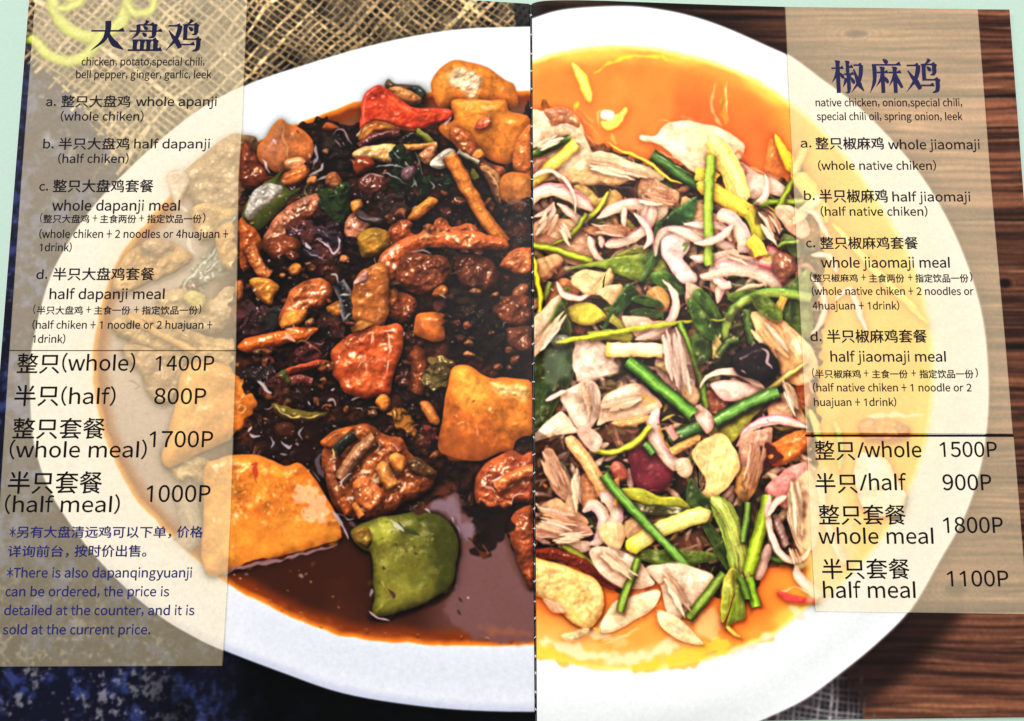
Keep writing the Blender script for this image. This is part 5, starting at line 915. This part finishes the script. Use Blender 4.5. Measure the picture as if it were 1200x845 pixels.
KN = sorted(set(list(np.round(SPU + np.concatenate([-np.arange(0, .03, .002), np.arange(0, .06, .002)]), 6)) + list(np.round(SPU - np.arange(.03, .26, .01), 6)) + list(np.round(SPU + np.arange(.06, .26, .005), 6))))
def clip_half(poly, c, keep):
    out = []
    for i in range(len(poly)):
        a, b = poly[i], poly[(i + 1) % len(poly)]
        ia = (a[0] - c) * keep >= 0; ib = (b[0] - c) * keep >= 0
        if ia: out.append(a)
        if ia != ib:
            t = (c - a[0]) / (b[0] - a[0]); out.append((c, a[1] + t * (b[1] - a[1])))
    return out
def hnorm(u): s = (height(u + 1e-4) - height(u - 1e-4)) / 2e-4; return Vector((-float(s), 0, 1)).normalized()
def sheet_mesh(name, poly_uv, mat, pr=None, off=0.0, frac=1.0, rim=0.0, side=-1, rim_mat=None):
    """lay a flat outline on the curved paper: cut into slim bands so that it follows the bend exactly"""
    vid = {}; V = []; F = []
    def vert(u, v):
        k = (round(u * 1e6), round(v * 1e6))
        if k not in vid:
            uu = u - 1e-7 if side < 0 else u + 1e-7
            vid[k] = len(V); V.append((u, v, float(height(uu)) * frac + off))
        return vid[k]
    us = [p[0] for p in poly_uv]; lo, hi = min(us), max(us)
    ks = [lo - 1] + [k for k in KN if lo < k < hi] + [hi + 1]
    for a, b in zip(ks[:-1], ks[1:]):
        q = clip_half(clip_half(poly_uv, a, 1), b, -1)
        if len(q) < 3: continue
        f = []
        for p in q:
            i = vert(*p)
            if not f or f[-1] != i: f.append(i)
        if len(f) > 2 and f[0] == f[-1]: f = f[:-1]
        if len(set(f)) < 3: continue
        ar = sum(V[f[i]][0] * V[f[(i + 1) % len(f)]][1] - V[f[(i + 1) % len(f)]][0] * V[f[i]][1] for i in range(len(f)))
        if abs(ar) < 1e-10: continue
        F.append(f if ar > 0 else f[::-1])
    ntop = len(F); nv = len(V)
    if rim:
        V += [(x, y, z - rim) for x, y, z in V]
        edges = {}
        for f in F:
            for i in range(len(f)): edges[(f[i], f[(i + 1) % len(f)])] = 1
        for (a, b) in list(edges):
            if (b, a) not in edges: F.append([a, a + nv, b + nv, b])
        F += [[i + nv for i in f[::-1]] for f in F[:ntop]]
    me = bpy.data.meshes.new(name); me.from_pydata(V, [], F); me.materials.append(mat)
    if rim_mat: me.materials.append(rim_mat)
    if pr:
        uv = me.uv_layers.new(name='print')
        co = np.array(V)[[l.vertex_index for l in me.loops]]
        uv.data.foreach_set('uv', np.stack([(co[:, 0] - pr.u0) / (pr.w * RES), 1 - (pr.v1 - co[:, 1]) / (pr.h * RES)], 1).astype(np.float32).ravel())
    me.update()
    nrm = []
    for p in me.polygons:
        if p.index >= ntop and rim_mat: p.material_index = 1
        p.use_smooth = True
        for li in p.loop_indices:
            vi = me.loops[li].vertex_index
            nrm.append(hnorm(V[vi][0] - (1e-4 if side < 0 else -1e-4) * 1.1) if p.index < ntop else p.normal.copy())
    me.normals_split_custom_set(nrm)
    return me
def obj(name, me, parent=None):
    o = bpy.data.objects.new(name, me); SC.collection.objects.link(o); o.parent = parent; return o
def uvs(pts, flat=None):
    p = P(pts) if isinstance(pts, str) else np.asarray(pts, float)
    u, v = to_paper(p[:, 0], p[:, 1], flat); return list(zip(u.tolist(), v.tolist()))

# the table
m, nt, b = principled('mint_table', lin((206, 231, 214)), .5, .3)
n = nt.nodes.new('ShaderNodeTexNoise'); n.inputs['Scale'].default_value = 700; n.inputs['Detail'].default_value = 4
tc = nt.nodes.new('ShaderNodeTexCoord'); nt.links.new(tc.outputs['Object'], n.inputs['Vector'])
mx = nt.nodes.new('ShaderNodeMix'); mx.data_type = 'RGBA'; nt.links.new(n.outputs['Fac'], mx.inputs['Factor'])
mx.inputs['A'].default_value = (*lin((190, 217, 198)), 1); mx.inputs['B'].default_value = (*lin((205, 228, 212)), 1); nt.links.new(mx.outputs['Result'], b.inputs['Base Color'])
bm = bmesh.new(); bmesh.ops.create_cube(bm, size=1)
for vtx in bm.verts: vtx.co = Vector((vtx.co.x * 1.3, vtx.co.y * .9, vtx.co.z * .03 - .015))
bmesh.ops.bevel(bm, geom=bm.edges[:], offset=.004, segments=3, affect='EDGES')
me = bpy.data.meshes.new('table_top'); bm.to_mesh(me); bm.free(); me.materials.append(m)
tag(obj('table_top', me), 'plain pale mint green table top that the open menu lies on', kind='structure')

# the open menu
menu = bpy.data.objects.new('menu', None); SC.collection.objects.link(menu); menu.empty_display_size = .05
tag(menu, 'open menu with photographs of two chicken dishes lying on a mint green table', 'menu')
SPX = lambda y: 621.8 + (y - 5) * .0071
OUT_L = '%f,4.6 600,3.2 530,-1 430,-7 250,-15 36,-26 -34,862 300,864 %f,864' % (SPX(5) - 1.3, SPX(864) - 1.3)
OUT_R = '%f,4.5 628,2.6 636,1.2 650,.4 680,.3 710,.9 760,2.8 800,4.3 860,6.4 920,8.0 1000,9.6 1100,10.7 1183,11.2 1246.5,840.2 1100,841.8 1015,842.8 900,844.6 760,848 660,851 %f,853' % (SPX(5) + 1.6, SPX(853) + 1.6)
def make_page(out, mat, pr, side, label):
    q = uvs(out); pg = obj('page', sheet_mesh('page', q, mat, pr, 0, 1.0, .00025, side, M_PAPER), menu); tag(pg, label)
    cu = sum(p[0] for p in q) / len(q)
    for k in range(1, 5):
        fr = 1 - k * .19; g = .0004 * k * (1 if k % 2 else .55)
        lo = [(u + (g if u * side > .1 else 0) * side * (-1 if k == 2 else 1) * .8, v + (.0002 * (k % 3 - 1) if abs(v) > .1 else 0)) for u, v in q]
        obj('under_sheet', sheet_mesh('under_sheet', lo, M_PAPER, None, 0, fr, .00018, side), menu)
    return pg
pageL = make_page(OUT_L, M_L, LP, -1, 'left page with a dark braised chicken photograph and a cream price panel')
pageR = make_page(OUT_R, M_R, RP, 1, 'right page with an orange broth chicken photograph and a cream price panel')

# every printed thing that can be told apart lies on its page as a leaf of ink of its own, in printing order
STEP = 1.0e-5
def clip_poly_y(poly, f, keep):      # general clip by the page outline's spine side is done with u; here only the frame of the page
    return poly
def lay(pr, page, side):
    done = []; top = 0
    ulim = SPU - .0011 if side < 0 else SPU + .0012
    extra = [('printed_burlap', P('36,-22 520,-2 600,4 620,8 620,60 621,60 604,34 520,45 400,80 290,120 200,185 152,205 120,165 85,115 34,62 31,40')), ] if side < 0 else [('printed_burlap', P('905,842 946,818 984,792 996,786 1004,806 1012,842'))]
    for i, item in enumerate([(a, b, None) for a, b in extra] + pr.pieces):
        name, pts, lab = item
        pts = np.array(pts); x0, y0 = pts.min(0); x1, y1 = pts.max(0)
        if max(x1 - x0, y1 - y0) < 9: continue
        q = uvs(pts)
        q = clip_half(q, ulim, -1 if side < 0 else 1)
        if side > 0: q = [(u, v) for u, v in q]
        # keep inside the page at top and bottom
        q2 = [(v, u) for u, v in q]; vt = uvs([(620, 8)])[0][1]; vb = uvs([(620, 848)])[0][1]
        q2 = clip_half(clip_half(q2, vt, -1), vb, 1) if len(q2) > 2 else q2
        q = [(u, v) for v, u in q2]
        if len(q) < 3: continue
        lv = 1 + max([l for (bx, l) in done if not (bx[0] > x1 or bx[2] < x0 or bx[1] > y1 or bx[3] < y0)] + [0])
        done.append(((x0, y0, x1, y1), lv)); top = max(top, lv)
        me = sheet_mesh(name, q, M_L if side < 0 else M_R, pr, lv * STEP, 1.0, 0, side)
        if len(me.polygons): obj(name, me, page)
    return top
tL = lay(LP, pageL, -1); tR = lay(RP, pageR, 1)
ZP = (max(tL, tR) + 2) * STEP; ZT = ZP + 3e-5
print('layers', tL, tR, len(LP.pieces), len(RP.pieces))
for q, pg, pr, mt, sd in (('42.5,-20 42,0 26,210 12,410 0,600 -18,781 261,780 266,700 271,600 277,410 280,210 284,150 290,0 290.5,-11', pageL, LP, M_L, -1),
                      ('919.5,9 925,130 929,210 934,310 939,400 944,507 1186,508.5 1178,410 1160,210 1145,11.6', pageR, RP, M_R, 1), (PANEL_R2, pageR, RP, M_R, 1)):
    obj('text_panel', sheet_mesh('text_panel', uvs(q), mt, pr, ZP, 1.0, 0, sd), pg)

# lettering -------------------------------------------------------
def shear(x): return .076 * (615 - x) / 600
def lay_text(name, parts, page, mat, label=None):
    """parts: (verts in photo pixels, faces)"""
    V = []; F = []; Zk = []
    for k, (v, f) in enumerate(parts):
        b0 = len(V); V += [tuple(p) for p in v]; F += [[i + b0 for i in q] for q in f]; Zk += [k * 2e-6] * len(v)
    V = np.array(V); u, w = to_paper(V[:, 0], V[:, 1]); z = np.interp(u, KN, height(np.array(KN))) + ZT + np.array(Zk)
    me = bpy.data.meshes.new(name); me.from_pydata(np.stack([u, w, z], 1).tolist(), [], F)
    me.materials.append(mat); me.update()
    if len(me.polygons) and sum(p.normal.z * p.area for p in me.polygons) < 0: me.flip_normals()
    o = obj(name, me, page); tag(o, label); return o
_fc = {}
def glyphs(txt, off=0.0):
    k = (txt, off)
    if k not in _fc:
        c = bpy.data.curves.new('letters', 'FONT'); c.body = txt; c.size = 1; c.resolution_u = 4; c.offset = off; c.fill_mode = 'FRONT' if hasattr(c, 'fill_mode') else 'BOTH'
        o = bpy.data.objects.new('letters', c); me = bpy.data.meshes.new_from_object(o)
        v = np.array([p.co[:2] for p in me.vertices]); f = [list(p.vertices) for p in me.polygons]
        _fc[k] = (v, f); bpy.data.objects.remove(o); bpy.data.curves.remove(c); bpy.data.meshes.remove(me)
    return _fc[k]
def run(txt, x0, x1, base, em, top=None, bot=None, off=0.0, rom=False):
    v, f = latin(txt) if rom else glyphs(txt); v = v.copy()
    a, b = v[:, 0].min(), v[:, 0].max(); v[:, 0] = (v[:, 0] - a) / (b - a) * (x1 - x0)
    if top is not None:
        c, d = v[:, 1].min(), v[:, 1].max(); v[:, 1] = (v[:, 1] - c) / (d - c) * (bot - top); y = bot - v[:, 1]; hb = v[:, 1]
    else: y = base - v[:, 1] * em; hb = v[:, 1] * em
    X = x0 + v[:, 0]; X = X + shear(x0 + (x1 - x0) / 2) * hb - shear(x0) * 0
    return np.stack([X, y], 1), f
def text(name, runs, page, mat, label=None, off=0.0):
    parts = []
    for r in runs:
        v, f = run(*r[:5], **(r[5] if len(r) > 5 else {}))
        em = r[4] or (r[5]['bot'] - r[5]['top']); w = em * .0145 * (1.4 if em < 20 else .8)
        for dx, dy in ((-w, 0), (w, 0), (0, -w * .8), (0, w * .8)): parts.append((v + np.array([dx, dy]), f))
    lay_text(name, parts, page, mat, label)
def C(t, x0, x1, top, bot): return (t, x0, x1, 0, 0, dict(top=top, bot=bot))
EMK = 1.0
ADV = dict(zip('abcdefghijklmnopqrstuvwxyz', (561, 615, 480, 615, 564, 344, 615, 618, 258, 258, 534, 258, 935, 618, 605, 615, 615, 413, 479, 361, 618, 508, 786, 529, 510, 470)))
ADV.update({' ': 260, 'P': 605, 'T': 556, '(': 300, ')': 300, '+': 572, '/': 372, ',': 268, '.': 268, '*': 551}); ADV.update({d: 572 for d in '0123456789'})
SBL = {c: 85 for c in 'bhiklmnpru'}; SBL.update({c: 55 for c in 'cdeogq'}); SBL.update({'P': 98, 'T': 20, 'a': 45, 's': 42, 't': 20, 'f': 20, 'v': 2, 'w': 10, 'y': 2, 'j': -70, '(': 40, ')': 40, '+': 50, '/': 10, ',': 60, '.': 74, '*': 40, '1': 90})
SBR = {c: 85 for c in 'dghijlmnqu'}; SBR.update({c: 55 for c in 'bope'}); SBR.update({'P': 45, 'T': 20, 'a': 85, 'c': 30, 's': 42, 't': 25, 'f': -20, 'k': 5, 'r': 15, 'v': 2, 'w': 10, 'y': 2, '(': 40, ')': 40, '+': 50, '/': 10, ',': 70, '.': 74, '*': 40, '1': 225})
def latin(txt):
    """one line of roman letters at em 1: letter forms set with a humanist sans's own widths"""
    xh = glyphs(chr(ord('x') + 0xFEE0))[0]; y0 = xh[:, 1].min(); k = .540 / (xh[:, 1].max() - y0)
    V = []; F = []; pen = 0.0; nb = 0
    for ch in txt:
        a = ADV[ch] / 1000
        if ch != ' ':
            v, f = glyphs(chr(ord(ch) + 0xFEE0))
            if ch == 'l': v, f = np.array([[0, y0], [.1, y0], [.1, y0 + .765 / k], [0, y0 + .765 / k]]), [[0, 1, 2, 3]]
            if ch == '/': v, f = np.array([[0, y0 - .02], [.23, y0 - .02], [1, y0 + .72 / k], [.77, y0 + .72 / k]]), [[0, 1, 2, 3]]
            if ch == '1':
                h = .714 / k; v = np.array([[.72, y0], [1, y0], [1, y0 + h], [.76, y0 + h], [.0, y0 + h * .80], [.13, y0 + h * .735], [.72, y0 + h * .86]]); v[:, 0] *= .3; f = [[0, 1, 2, 6], [6, 2, 3], [6, 3, 4, 5]]
            l = SBL.get(ch, 52) / 1000; r = SBR.get(ch, 52) / 1000
            x0, x1 = v[:, 0].min(), v[:, 0].max()
            V.append(np.stack([pen + l + (v[:, 0] - x0) / (x1 - x0) * (a - l - r), (v[:, 1] - y0) * k], 1)); F += [[i + nb for i in q] for q in f]; nb += len(v)
        pen += a
    return np.vstack(V), F
def T(t, x0, x1, base, em): return (t, x0, x1, base, em, dict(rom=True))
tl = 'text_line'
text(tl, [T('chicken, potato,special chili,', 96.5, 240, 77.5, 12.2)], pageL, M_SOFT, None, 0.0)
text(tl, [T('bell pepper, ginger, garlic, leek', 90, 248, 92.5, 12.2)], pageL, M_SOFT)
text(tl, [T('a.', 55, 66, 125, 14), C('整只大盘鸡', 72.5, 153, 112.5, 126.5), T('whole apanji', 160, 254, 125, 14.2)], pageL, M_SOFT)
text(tl, [T('(whole chiken)', 72, 168.5, 142, 13.4)], pageL, M_SOFT)
text(tl, [T('b.', 51.5, 63.5, 174.5, 14), C('半只大盘鸡', 69.5, 152, 162, 176), T('half dapanji', 158, 246, 174.5, 14.2)], pageL, M_SOFT)
text(tl, [T('(half chiken)', 69, 151, 191.5, 13.4)], pageL, M_SOFT)
text(tl, [T('c.', 47, 57, 224, 14), C('整只大盘鸡套餐', 63, 180, 211, 226)], pageL, M_SOFT)
text(tl, [T('whole dapanji meal', 62, 211, 247.3, 16)], pageL, M_SOFT)
text(tl, [T('(', 48, 50, 260, 11.5), C('整只大盘鸡', 51.5, 105, 252, 262), T('+', 109.5, 114.5, 260, 10.5), C('主食两份', 118, 160, 252, 262), T('+', 164, 169, 260, 10.5), C('指定饮品一份', 173, 236.5, 252, 262), T(')', 238.5, 241, 260, 11.5)], pageL, M_SOFT)
text(tl, [T('(whole chiken + 2 noodles or 4huajuan +', 47, 267.5, 279.2, 12.4)], pageL, M_SOFT)
text(tl, [T('1drink)', 47, 84.5, 294.8, 12.2)], pageL, M_SOFT)
text(tl, [T('d.', 43.5, 56, 327.3, 14), C('半只大盘鸡套餐', 63, 181, 314, 329)], pageL, M_SOFT)
text(tl, [T('half dapanji meal', 59, 193, 350.8, 16)], pageL, M_SOFT)
text(tl, [T('(', 40, 42, 367, 11.5), C('半只大盘鸡', 44, 97.5, 359, 369), T('+', 102, 107, 367, 10.5), C('主食一份', 111, 153, 359, 369), T('+', 158, 163, 367, 10.5), C('指定饮品一份', 167, 232, 359, 369), T(')', 234, 236, 367, 11.5)], pageL, M_SOFT)
text(tl, [T('(half chiken + 1 noodle or 2 huajuan +', 39, 249, 385.5, 12.2)], pageL, M_SOFT)
text(tl, [T('1drink)', 39, 77, 402, 12.2)], pageL, M_SOFT)
pn = 'price_line'
text(pn, [C('整只', 20.5, 70, 414.5, 438), T('(whole)', 73.5, 158.5, 434.5, 24.5), T('1400P', 182.5, 251, 434.5, 23.6)], pageL, M_INK, None, .004)
text(pn, [C('半只', 17.5, 69, 451.5, 476), T('(half)', 72.5, 135.5, 473.5, 24.5), T('800P', 181.5, 241.5, 473.5, 25)], pageL, M_INK, None, .004)
text(pn, [C('整只套餐', 15.5, 123, 490, 514.5), T('(whole meal)', 12, 172, 536, 24.5), T('1700P', 175.5, 249.5, 524, 25.5)], pageL, M_INK, None, .004)
text(pn, [C('半只套餐', 10, 119.5, 552.5, 578.5), T('(half meal)', 6.5, 140.5, 600, 24.5), T('1000P', 172, 246.5, 588, 26.5)], pageL, M_INK, None, .004)
nl = 'note_line'
text(nl, [T('*', 12, 19, 629, 15), C('另有大盘清远鸡可以下单，', 20.5, 201, 616.5, 630.5), C('价格', 208, 238, 616.5, 630)], pageL, M_BLUE)
text(nl, [C('详询前台，', 10, 81, 639, 653), C('按时价出售。', 88, 172, 638.5, 652.5)], pageL, M_BLUE)
text(nl, [T('*There is also dapanqingyuanji', 9, 225, 676.5, 15.2)], pageL, M_BLUE)
text(nl, [T('can be ordered, the price is', 7.5, 198.5, 698.5, 15.2)], pageL, M_BLUE)
text(nl, [T('detailed at the counter, and it is', 6, 228, 720.5, 15.2)], pageL, M_BLUE)
text(nl, [T('sold at the current price.', 4.5, 176.5, 743, 15.2)], pageL, M_BLUE)
# right page
text(tl, [T('native chicken, onion,special chili,', 955.5, 1126.5, 125.3, 12)], pageR, M_SOFT)
text(tl, [T('special chili oil, spring onion, leek', 957, 1127, 141.5, 12)], pageR, M_SOFT)
text(tl, [T('a.', 938, 950, 173.5, 14), C('整只椒麻鸡', 955.5, 1035, 161.5, 176), T('whole jiaomaji', 1040.5, 1147, 175.5, 14.6)], pageR, M_SOFT)
text(tl, [T('(whole native chiken)', 958.5, 1096, 199.6, 13.2)], pageR, M_SOFT)
text(tl, [T('b.', 942, 954, 235, 14), C('半只椒麻鸡', 960, 1039.5, 222.5, 238), T('half jiaomaji', 1045.5, 1136, 236.6, 14.6)], pageR, M_SOFT)
text(tl, [T('(half native chiken)', 961.5, 1086, 253.3, 13.4)], pageR, M_SOFT)
text(tl, [T('c.', 944.5, 954.5, 290.3, 14), C('整只椒麻鸡套餐', 961, 1075, 278, 292.5)], pageR, M_SOFT)
text(tl, [T('whole jiaomaji meal', 962, 1112, 314, 16)], pageR, M_SOFT)
text(tl, [T('(', 949, 951, 329.3, 11.5), C('整只椒麻鸡', 952.5, 1004.5, 321.5, 331), T('+', 1009, 1014, 329.3, 10.5), C('主食两份', 1018, 1059, 321.5, 331.5), T('+', 1063.5, 1068.5, 329.3, 10.5), C('指定饮品一份', 1072, 1134, 321.5, 331.5), T(')', 1136, 1138.5, 329.3, 11.5)], pageR, M_SOFT)
text(tl, [T('(whole native chiken + 2 noodles or', 951, 1140, 346, 12)], pageR, M_SOFT)
text(tl, [T('4huajuan + 1drink)', 952, 1053, 363, 12)], pageR, M_SOFT)
text(tl, [T('d.', 949.5, 962, 400, 14.2), C('半只椒麻鸡套餐', 969, 1085.5, 386.5, 402)], pageR, M_SOFT)
text(tl, [T('half jiaomaji meal', 973, 1107.5, 424, 16)], pageR, M_SOFT)
text(tl, [T('(', 951.5, 953.5, 441.3, 11.5), C('半只椒麻鸡', 955, 1008, 433.5, 443.5), T('+', 1012, 1017, 441.3, 10.5), C('主食一份', 1021.5, 1063, 433.5, 443.5), T('+', 1067.5, 1072.5, 441.3, 10.5), C('指定饮品一份', 1077, 1140, 433.5, 443.5), T(')', 1142.5, 1145, 441.3, 11.5)], pageR, M_SOFT)
text(tl, [T('(half native chiken + 1 noodle or 2', 952.5, 1137.5, 458.8, 12)], pageR, M_SOFT)
text(tl, [T('huajuan + 1drink)', 953.5, 1049.5, 475.8, 12)], pageR, M_SOFT)
text(pn, [C('整只', 955, 1001.5, 516.5, 539.5), T('/whole', 1004, 1079, 535.8, 24), T('1500P', 1101, 1167.5, 535.4, 24)], pageR, M_INK, None, .004)
text(pn, [C('半只', 955.5, 1004.5, 554.5, 578), T('/half', 1007, 1061.5, 574.3, 25), T('900P', 1104.5, 1161, 574.3, 25)], pageR, M_INK, None, .004)
text(pn, [C('整只套餐', 959.5, 1061, 591.5, 615), T('whole meal', 959, 1093, 637, 24.5), T('1800P', 1105, 1174.5, 624.3, 25)], pageR, M_INK, None, .004)
text(pn, [C('半只套餐', 963.5, 1065.5, 654.5, 678.5), T('half meal', 964.5, 1072, 700.3, 25), T('1100P', 1109.5, 1181, 686.8, 25)], pageR, M_INK, None, .004)
# headings: heavy brush-cut characters, stroke by stroke in a 100 by 100 box
def stroke(pts, ws):
    p = P(pts); m = 4 if len(p) > 2 else 3
    c = crom(p, False, m); t = np.linspace(0, 1, len(c)); w = np.interp(t, np.linspace(0, 1, len(ws)), ws) / 2
    T_ = np.gradient(c, axis=0); T_ /= np.linalg.norm(T_, axis=1)[:, None]; N = np.stack([-T_[:, 1], T_[:, 0]], 1)
    n = len(c); v = np.vstack([c + N * w[:, None], c - N * w[:, None]])
    return v, [[i, i + 1, n + i + 1, n + i] for i in range(n - 1)]
def Hs(x0, x1, y, w=5.5, s=11): return [stroke('%f,%f %f,%f' % (x0, y, x1, y), (w, w)), (np.array([[x1 - s * 1.5, y - w / 2], [x1 - s * .35, y - s], [x1 + 2, y + w / 2]]), [[0, 1, 2]])]
def Vs(x, y0, y1, w=15): return [(np.array([[x - w / 2 - 3, y0 - 2], [x + w / 2 - 1, y0 - 1], [x + w / 2 + 3, y0 + 3], [x + w / 2, y0 + 8], [x + w / 2, y1], [x - w / 2, y1 + 1], [x - w / 2, y0 + 5]]), [[0, 1, 2, 3, 4, 5, 6]])]
def Ss(p, *w): return [stroke(p, w)]
def Ds(x0, y0, x1, y1, w=14): return [stroke('%f,%f %f,%f %f,%f' % (x0, y0, (x0 + x1) / 2 + 1, (y0 + y1) / 2, x1, y1), (3, w * .8, w, w * .5))]
GL = {
 'da': Hs(3, 97, 33) + Ss('50,1 51,20 49,40 38,66 4,97', 17, 17, 16, 11, 1) + Ss('51,34 60,58 74,76 98,93', 4, 14, 20, 3),
 'pan': Ss('54,0 50,8 42,14', 13, 8, 2) + Ss('27,13 28,30 24,44 8,60', 12, 12, 9, 1) + Hs(26, 74, 14, 5, 9) + Vs(75, 12, 46, 14) + Ss('75,44 72,52 60,55', 14, 10, 2) + Hs(2, 98, 34, 5, 9) + Ds(42, 18, 54, 30, 12) + Ds(40, 39, 52, 52, 12) + Hs(14, 84, 63, 5, 9) + Vs(20, 63, 94, 13) + Vs(41, 64, 94, 12) + Vs(60, 64, 94, 12) + Vs(81, 63, 94, 14) + Hs(0, 100, 95, 6, 11),
 'ji': Hs(4, 40, 17, 5, 9) + Ss('39,16 36,36 26,62 0,96', 14, 14, 11, 1) + Ss('6,32 18,50 30,66 42,88', 3, 10, 17, 12) + Ss('74,-2 68,6 60,12', 12, 8, 2) + Vs(55, 14, 62, 12) + Hs(52, 90, 14, 5, 8) + Vs(87, 13, 38, 13) + Ss('87,36 84,43 74,45', 13, 9, 2) + Ds(64, 20, 76, 34, 12) + Hs(52, 98, 60, 5, 9) + Vs(95, 58, 82, 13) + Ss('95,78 92,92 78,99', 13, 12, 2) + Hs(42, 84, 77, 5, 9),
 'jiao': Hs(0, 38, 25, 5, 8) + Vs(20, 3, 99, 13) + Ss('18,28 12,50 0,68', 8, 8, 1) + Ds(24, 38, 38, 56, 12) + Vs(51, 4, 44, 11) + Hs(50, 68, 22, 5, 8) + Hs(38, 70, 43, 5, 8) + Vs(53, 45, 88, 12) + Ss('53,84 51,96 42,99', 12, 9, 2) + Ss('44,54 42,66 34,82', 9, 9, 1) + Ds(60, 52, 70, 72, 12) + Hs(70, 96, 16, 5, 8) + Ss('94,16 92,40 84,66 60,98', 13, 13, 11, 1) + Ss('70,28 78,52 86,74 100,94', 4, 11, 16, 3),
 'ma': Ds(44, -2, 58, 11, 14) + Hs(10, 98, 15, 5, 10) + Ss('16,14 17,40 14,68 0,99', 13, 13, 11, 1) + Hs(24, 58, 38, 5, 8) + Vs(41, 22, 99, 12) + Ss('39,42 34,60 20,80', 8, 8, 1) + Ds(45, 50, 57, 70, 12) + Hs(60, 98, 38, 5, 8) + Vs(79, 22, 99, 12) + Ss('77,42 72,58 60,78', 8, 8, 1) + Ss('82,42 88,62 100,84', 4, 12, 8),
}
def heading(chars, boxes, top, bot, page, mat):
    parts = []
    for k, (a, b) in zip(chars, boxes):
        for v, f in GL[k]:
            v = np.asarray(v, float); hb = (100 - v[:, 1]) / 100 * (bot - top)
            x = a + v[:, 0] / 100 * (b - a) + (shear((a + b) / 2) * hb); parts.append((np.stack([x, bot - hb], 1), f))
    lay_text('heading', parts, page, mat, None)
heading(('da', 'pan', 'ji'), ((105, 146), (150.5, 190), (195, 234.5)), 25, 61.5, pageL, M_TITLE)
heading(('jiao', 'ma', 'ji'), ((975, 1012), (1019, 1057), (1062, 1100.5)), 71, 110, pageR, M_TITLE2)
# divider rules
lay_text('divider_line', [(np.array([[11.5, 411.6], [11.5, 410.6], [277.2, 410.8], [277.2, 411.8]]), [[0, 1, 2, 3]])], pageL, M_INK)
lay_text('divider_line', [(np.array([[943, 511.4], [943, 509.2], [1187, 509.5], [1187, 511.7]]), [[0, 1, 2, 3]])], pageR, M_INK)

# the sewn spine: a gutter strip coloured near black for the shade between the pages, a pale thread along it and a small knot at every stitch
M_THREAD, _, _ = principled('thread', (.74, .74, .72), .75, .2); M_GUT, _, _ = principled('gutter_shade', (.012, .012, .014), .9, .1)
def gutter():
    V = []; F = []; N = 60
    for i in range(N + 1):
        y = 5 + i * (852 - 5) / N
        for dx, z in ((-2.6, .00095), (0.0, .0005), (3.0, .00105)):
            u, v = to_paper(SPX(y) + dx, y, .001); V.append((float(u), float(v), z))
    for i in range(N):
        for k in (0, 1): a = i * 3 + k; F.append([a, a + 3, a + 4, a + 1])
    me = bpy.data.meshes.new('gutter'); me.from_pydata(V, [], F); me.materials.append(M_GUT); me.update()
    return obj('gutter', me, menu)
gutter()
def tube_bm(bm, pts, r, n=6):
    prev = None
    for i, p in enumerate(pts):
        d = (Vector(pts[min(i + 1, len(pts) - 1)]) - Vector(pts[max(i - 1, 0)])).normalized()
        a = d.orthogonal().normalized(); b = d.cross(a)
        ring = [bm.verts.new(Vector(p) + (a * math.cos(t) + b * math.sin(t)) * (r[i] if hasattr(r, '__len__') else r)) for t in np.arange(n) * 2 * math.pi / n]
        if prev:
            k = min(range(n), key=lambda q: (ring[q].co - prev[0].co).length)
            ring = ring[k:] + ring[:k]
            for j in range(n): bm.faces.new((prev[j], prev[(j + 1) % n], ring[(j + 1) % n], ring[j]))
        prev = ring
def from_bm(name, bm, mat, parent):
    bmesh.ops.recalc_face_normals(bm, faces=bm.faces[:]); me = bpy.data.meshes.new(name); bm.to_mesh(me); bm.free(); me.materials.append(mat)
    for p in me.polygons: p.use_smooth = True
    return obj(name, me, parent)
rs = np.random.RandomState(3); bm = bmesh.new(); pts = []
for i in range(170):
    y = 4 + i * (850 - 4) / 169; u, v = to_paper(SPX(y) + .3 + .25 * rs.randn() * .6, y, .0016); pts.append((float(u), float(v), .00150 + .00008 * rs.randn()))
tube_bm(bm, pts, [.00007 + .00005 * abs(rs.randn()) for _ in pts]); M_CORD, _, _ = principled('dull_thread', (.16, .16, .16), .8, .2); th = from_bm('binding_thread', bm, M_CORD, menu)
base = None
for i in range(39):
    y = 19 + i * 21.4 + rs.uniform(-1.5, 1.5)
    if i % 1 == 0:
        bm = bmesh.new(); c = Vector((0, 0, 0))
        for k in range(3):
            a = rs.uniform(-.9, .9) + (0 if k else 1.2); L = rs.uniform(.4, .85) * .001
            q = [(-L * math.cos(a), -L * math.sin(a), 0), (0, 0, .00018), (L * math.cos(a) * .8, L * math.sin(a) * .9, .00004)]
            tube_bm(bm, q, [.00007, .00023, .00007], 5)
        bmesh.ops.recalc_face_normals(bm, faces=bm.faces[:]); me = bpy.data.meshes.new('stitch'); bm.to_mesh(me); bm.free(); me.materials.append(M_THREAD)
        u, v = to_paper(SPX(y) + .2, y, .0018); o = obj('stitch', me, th); o.location = (float(u), float(v), .0018)
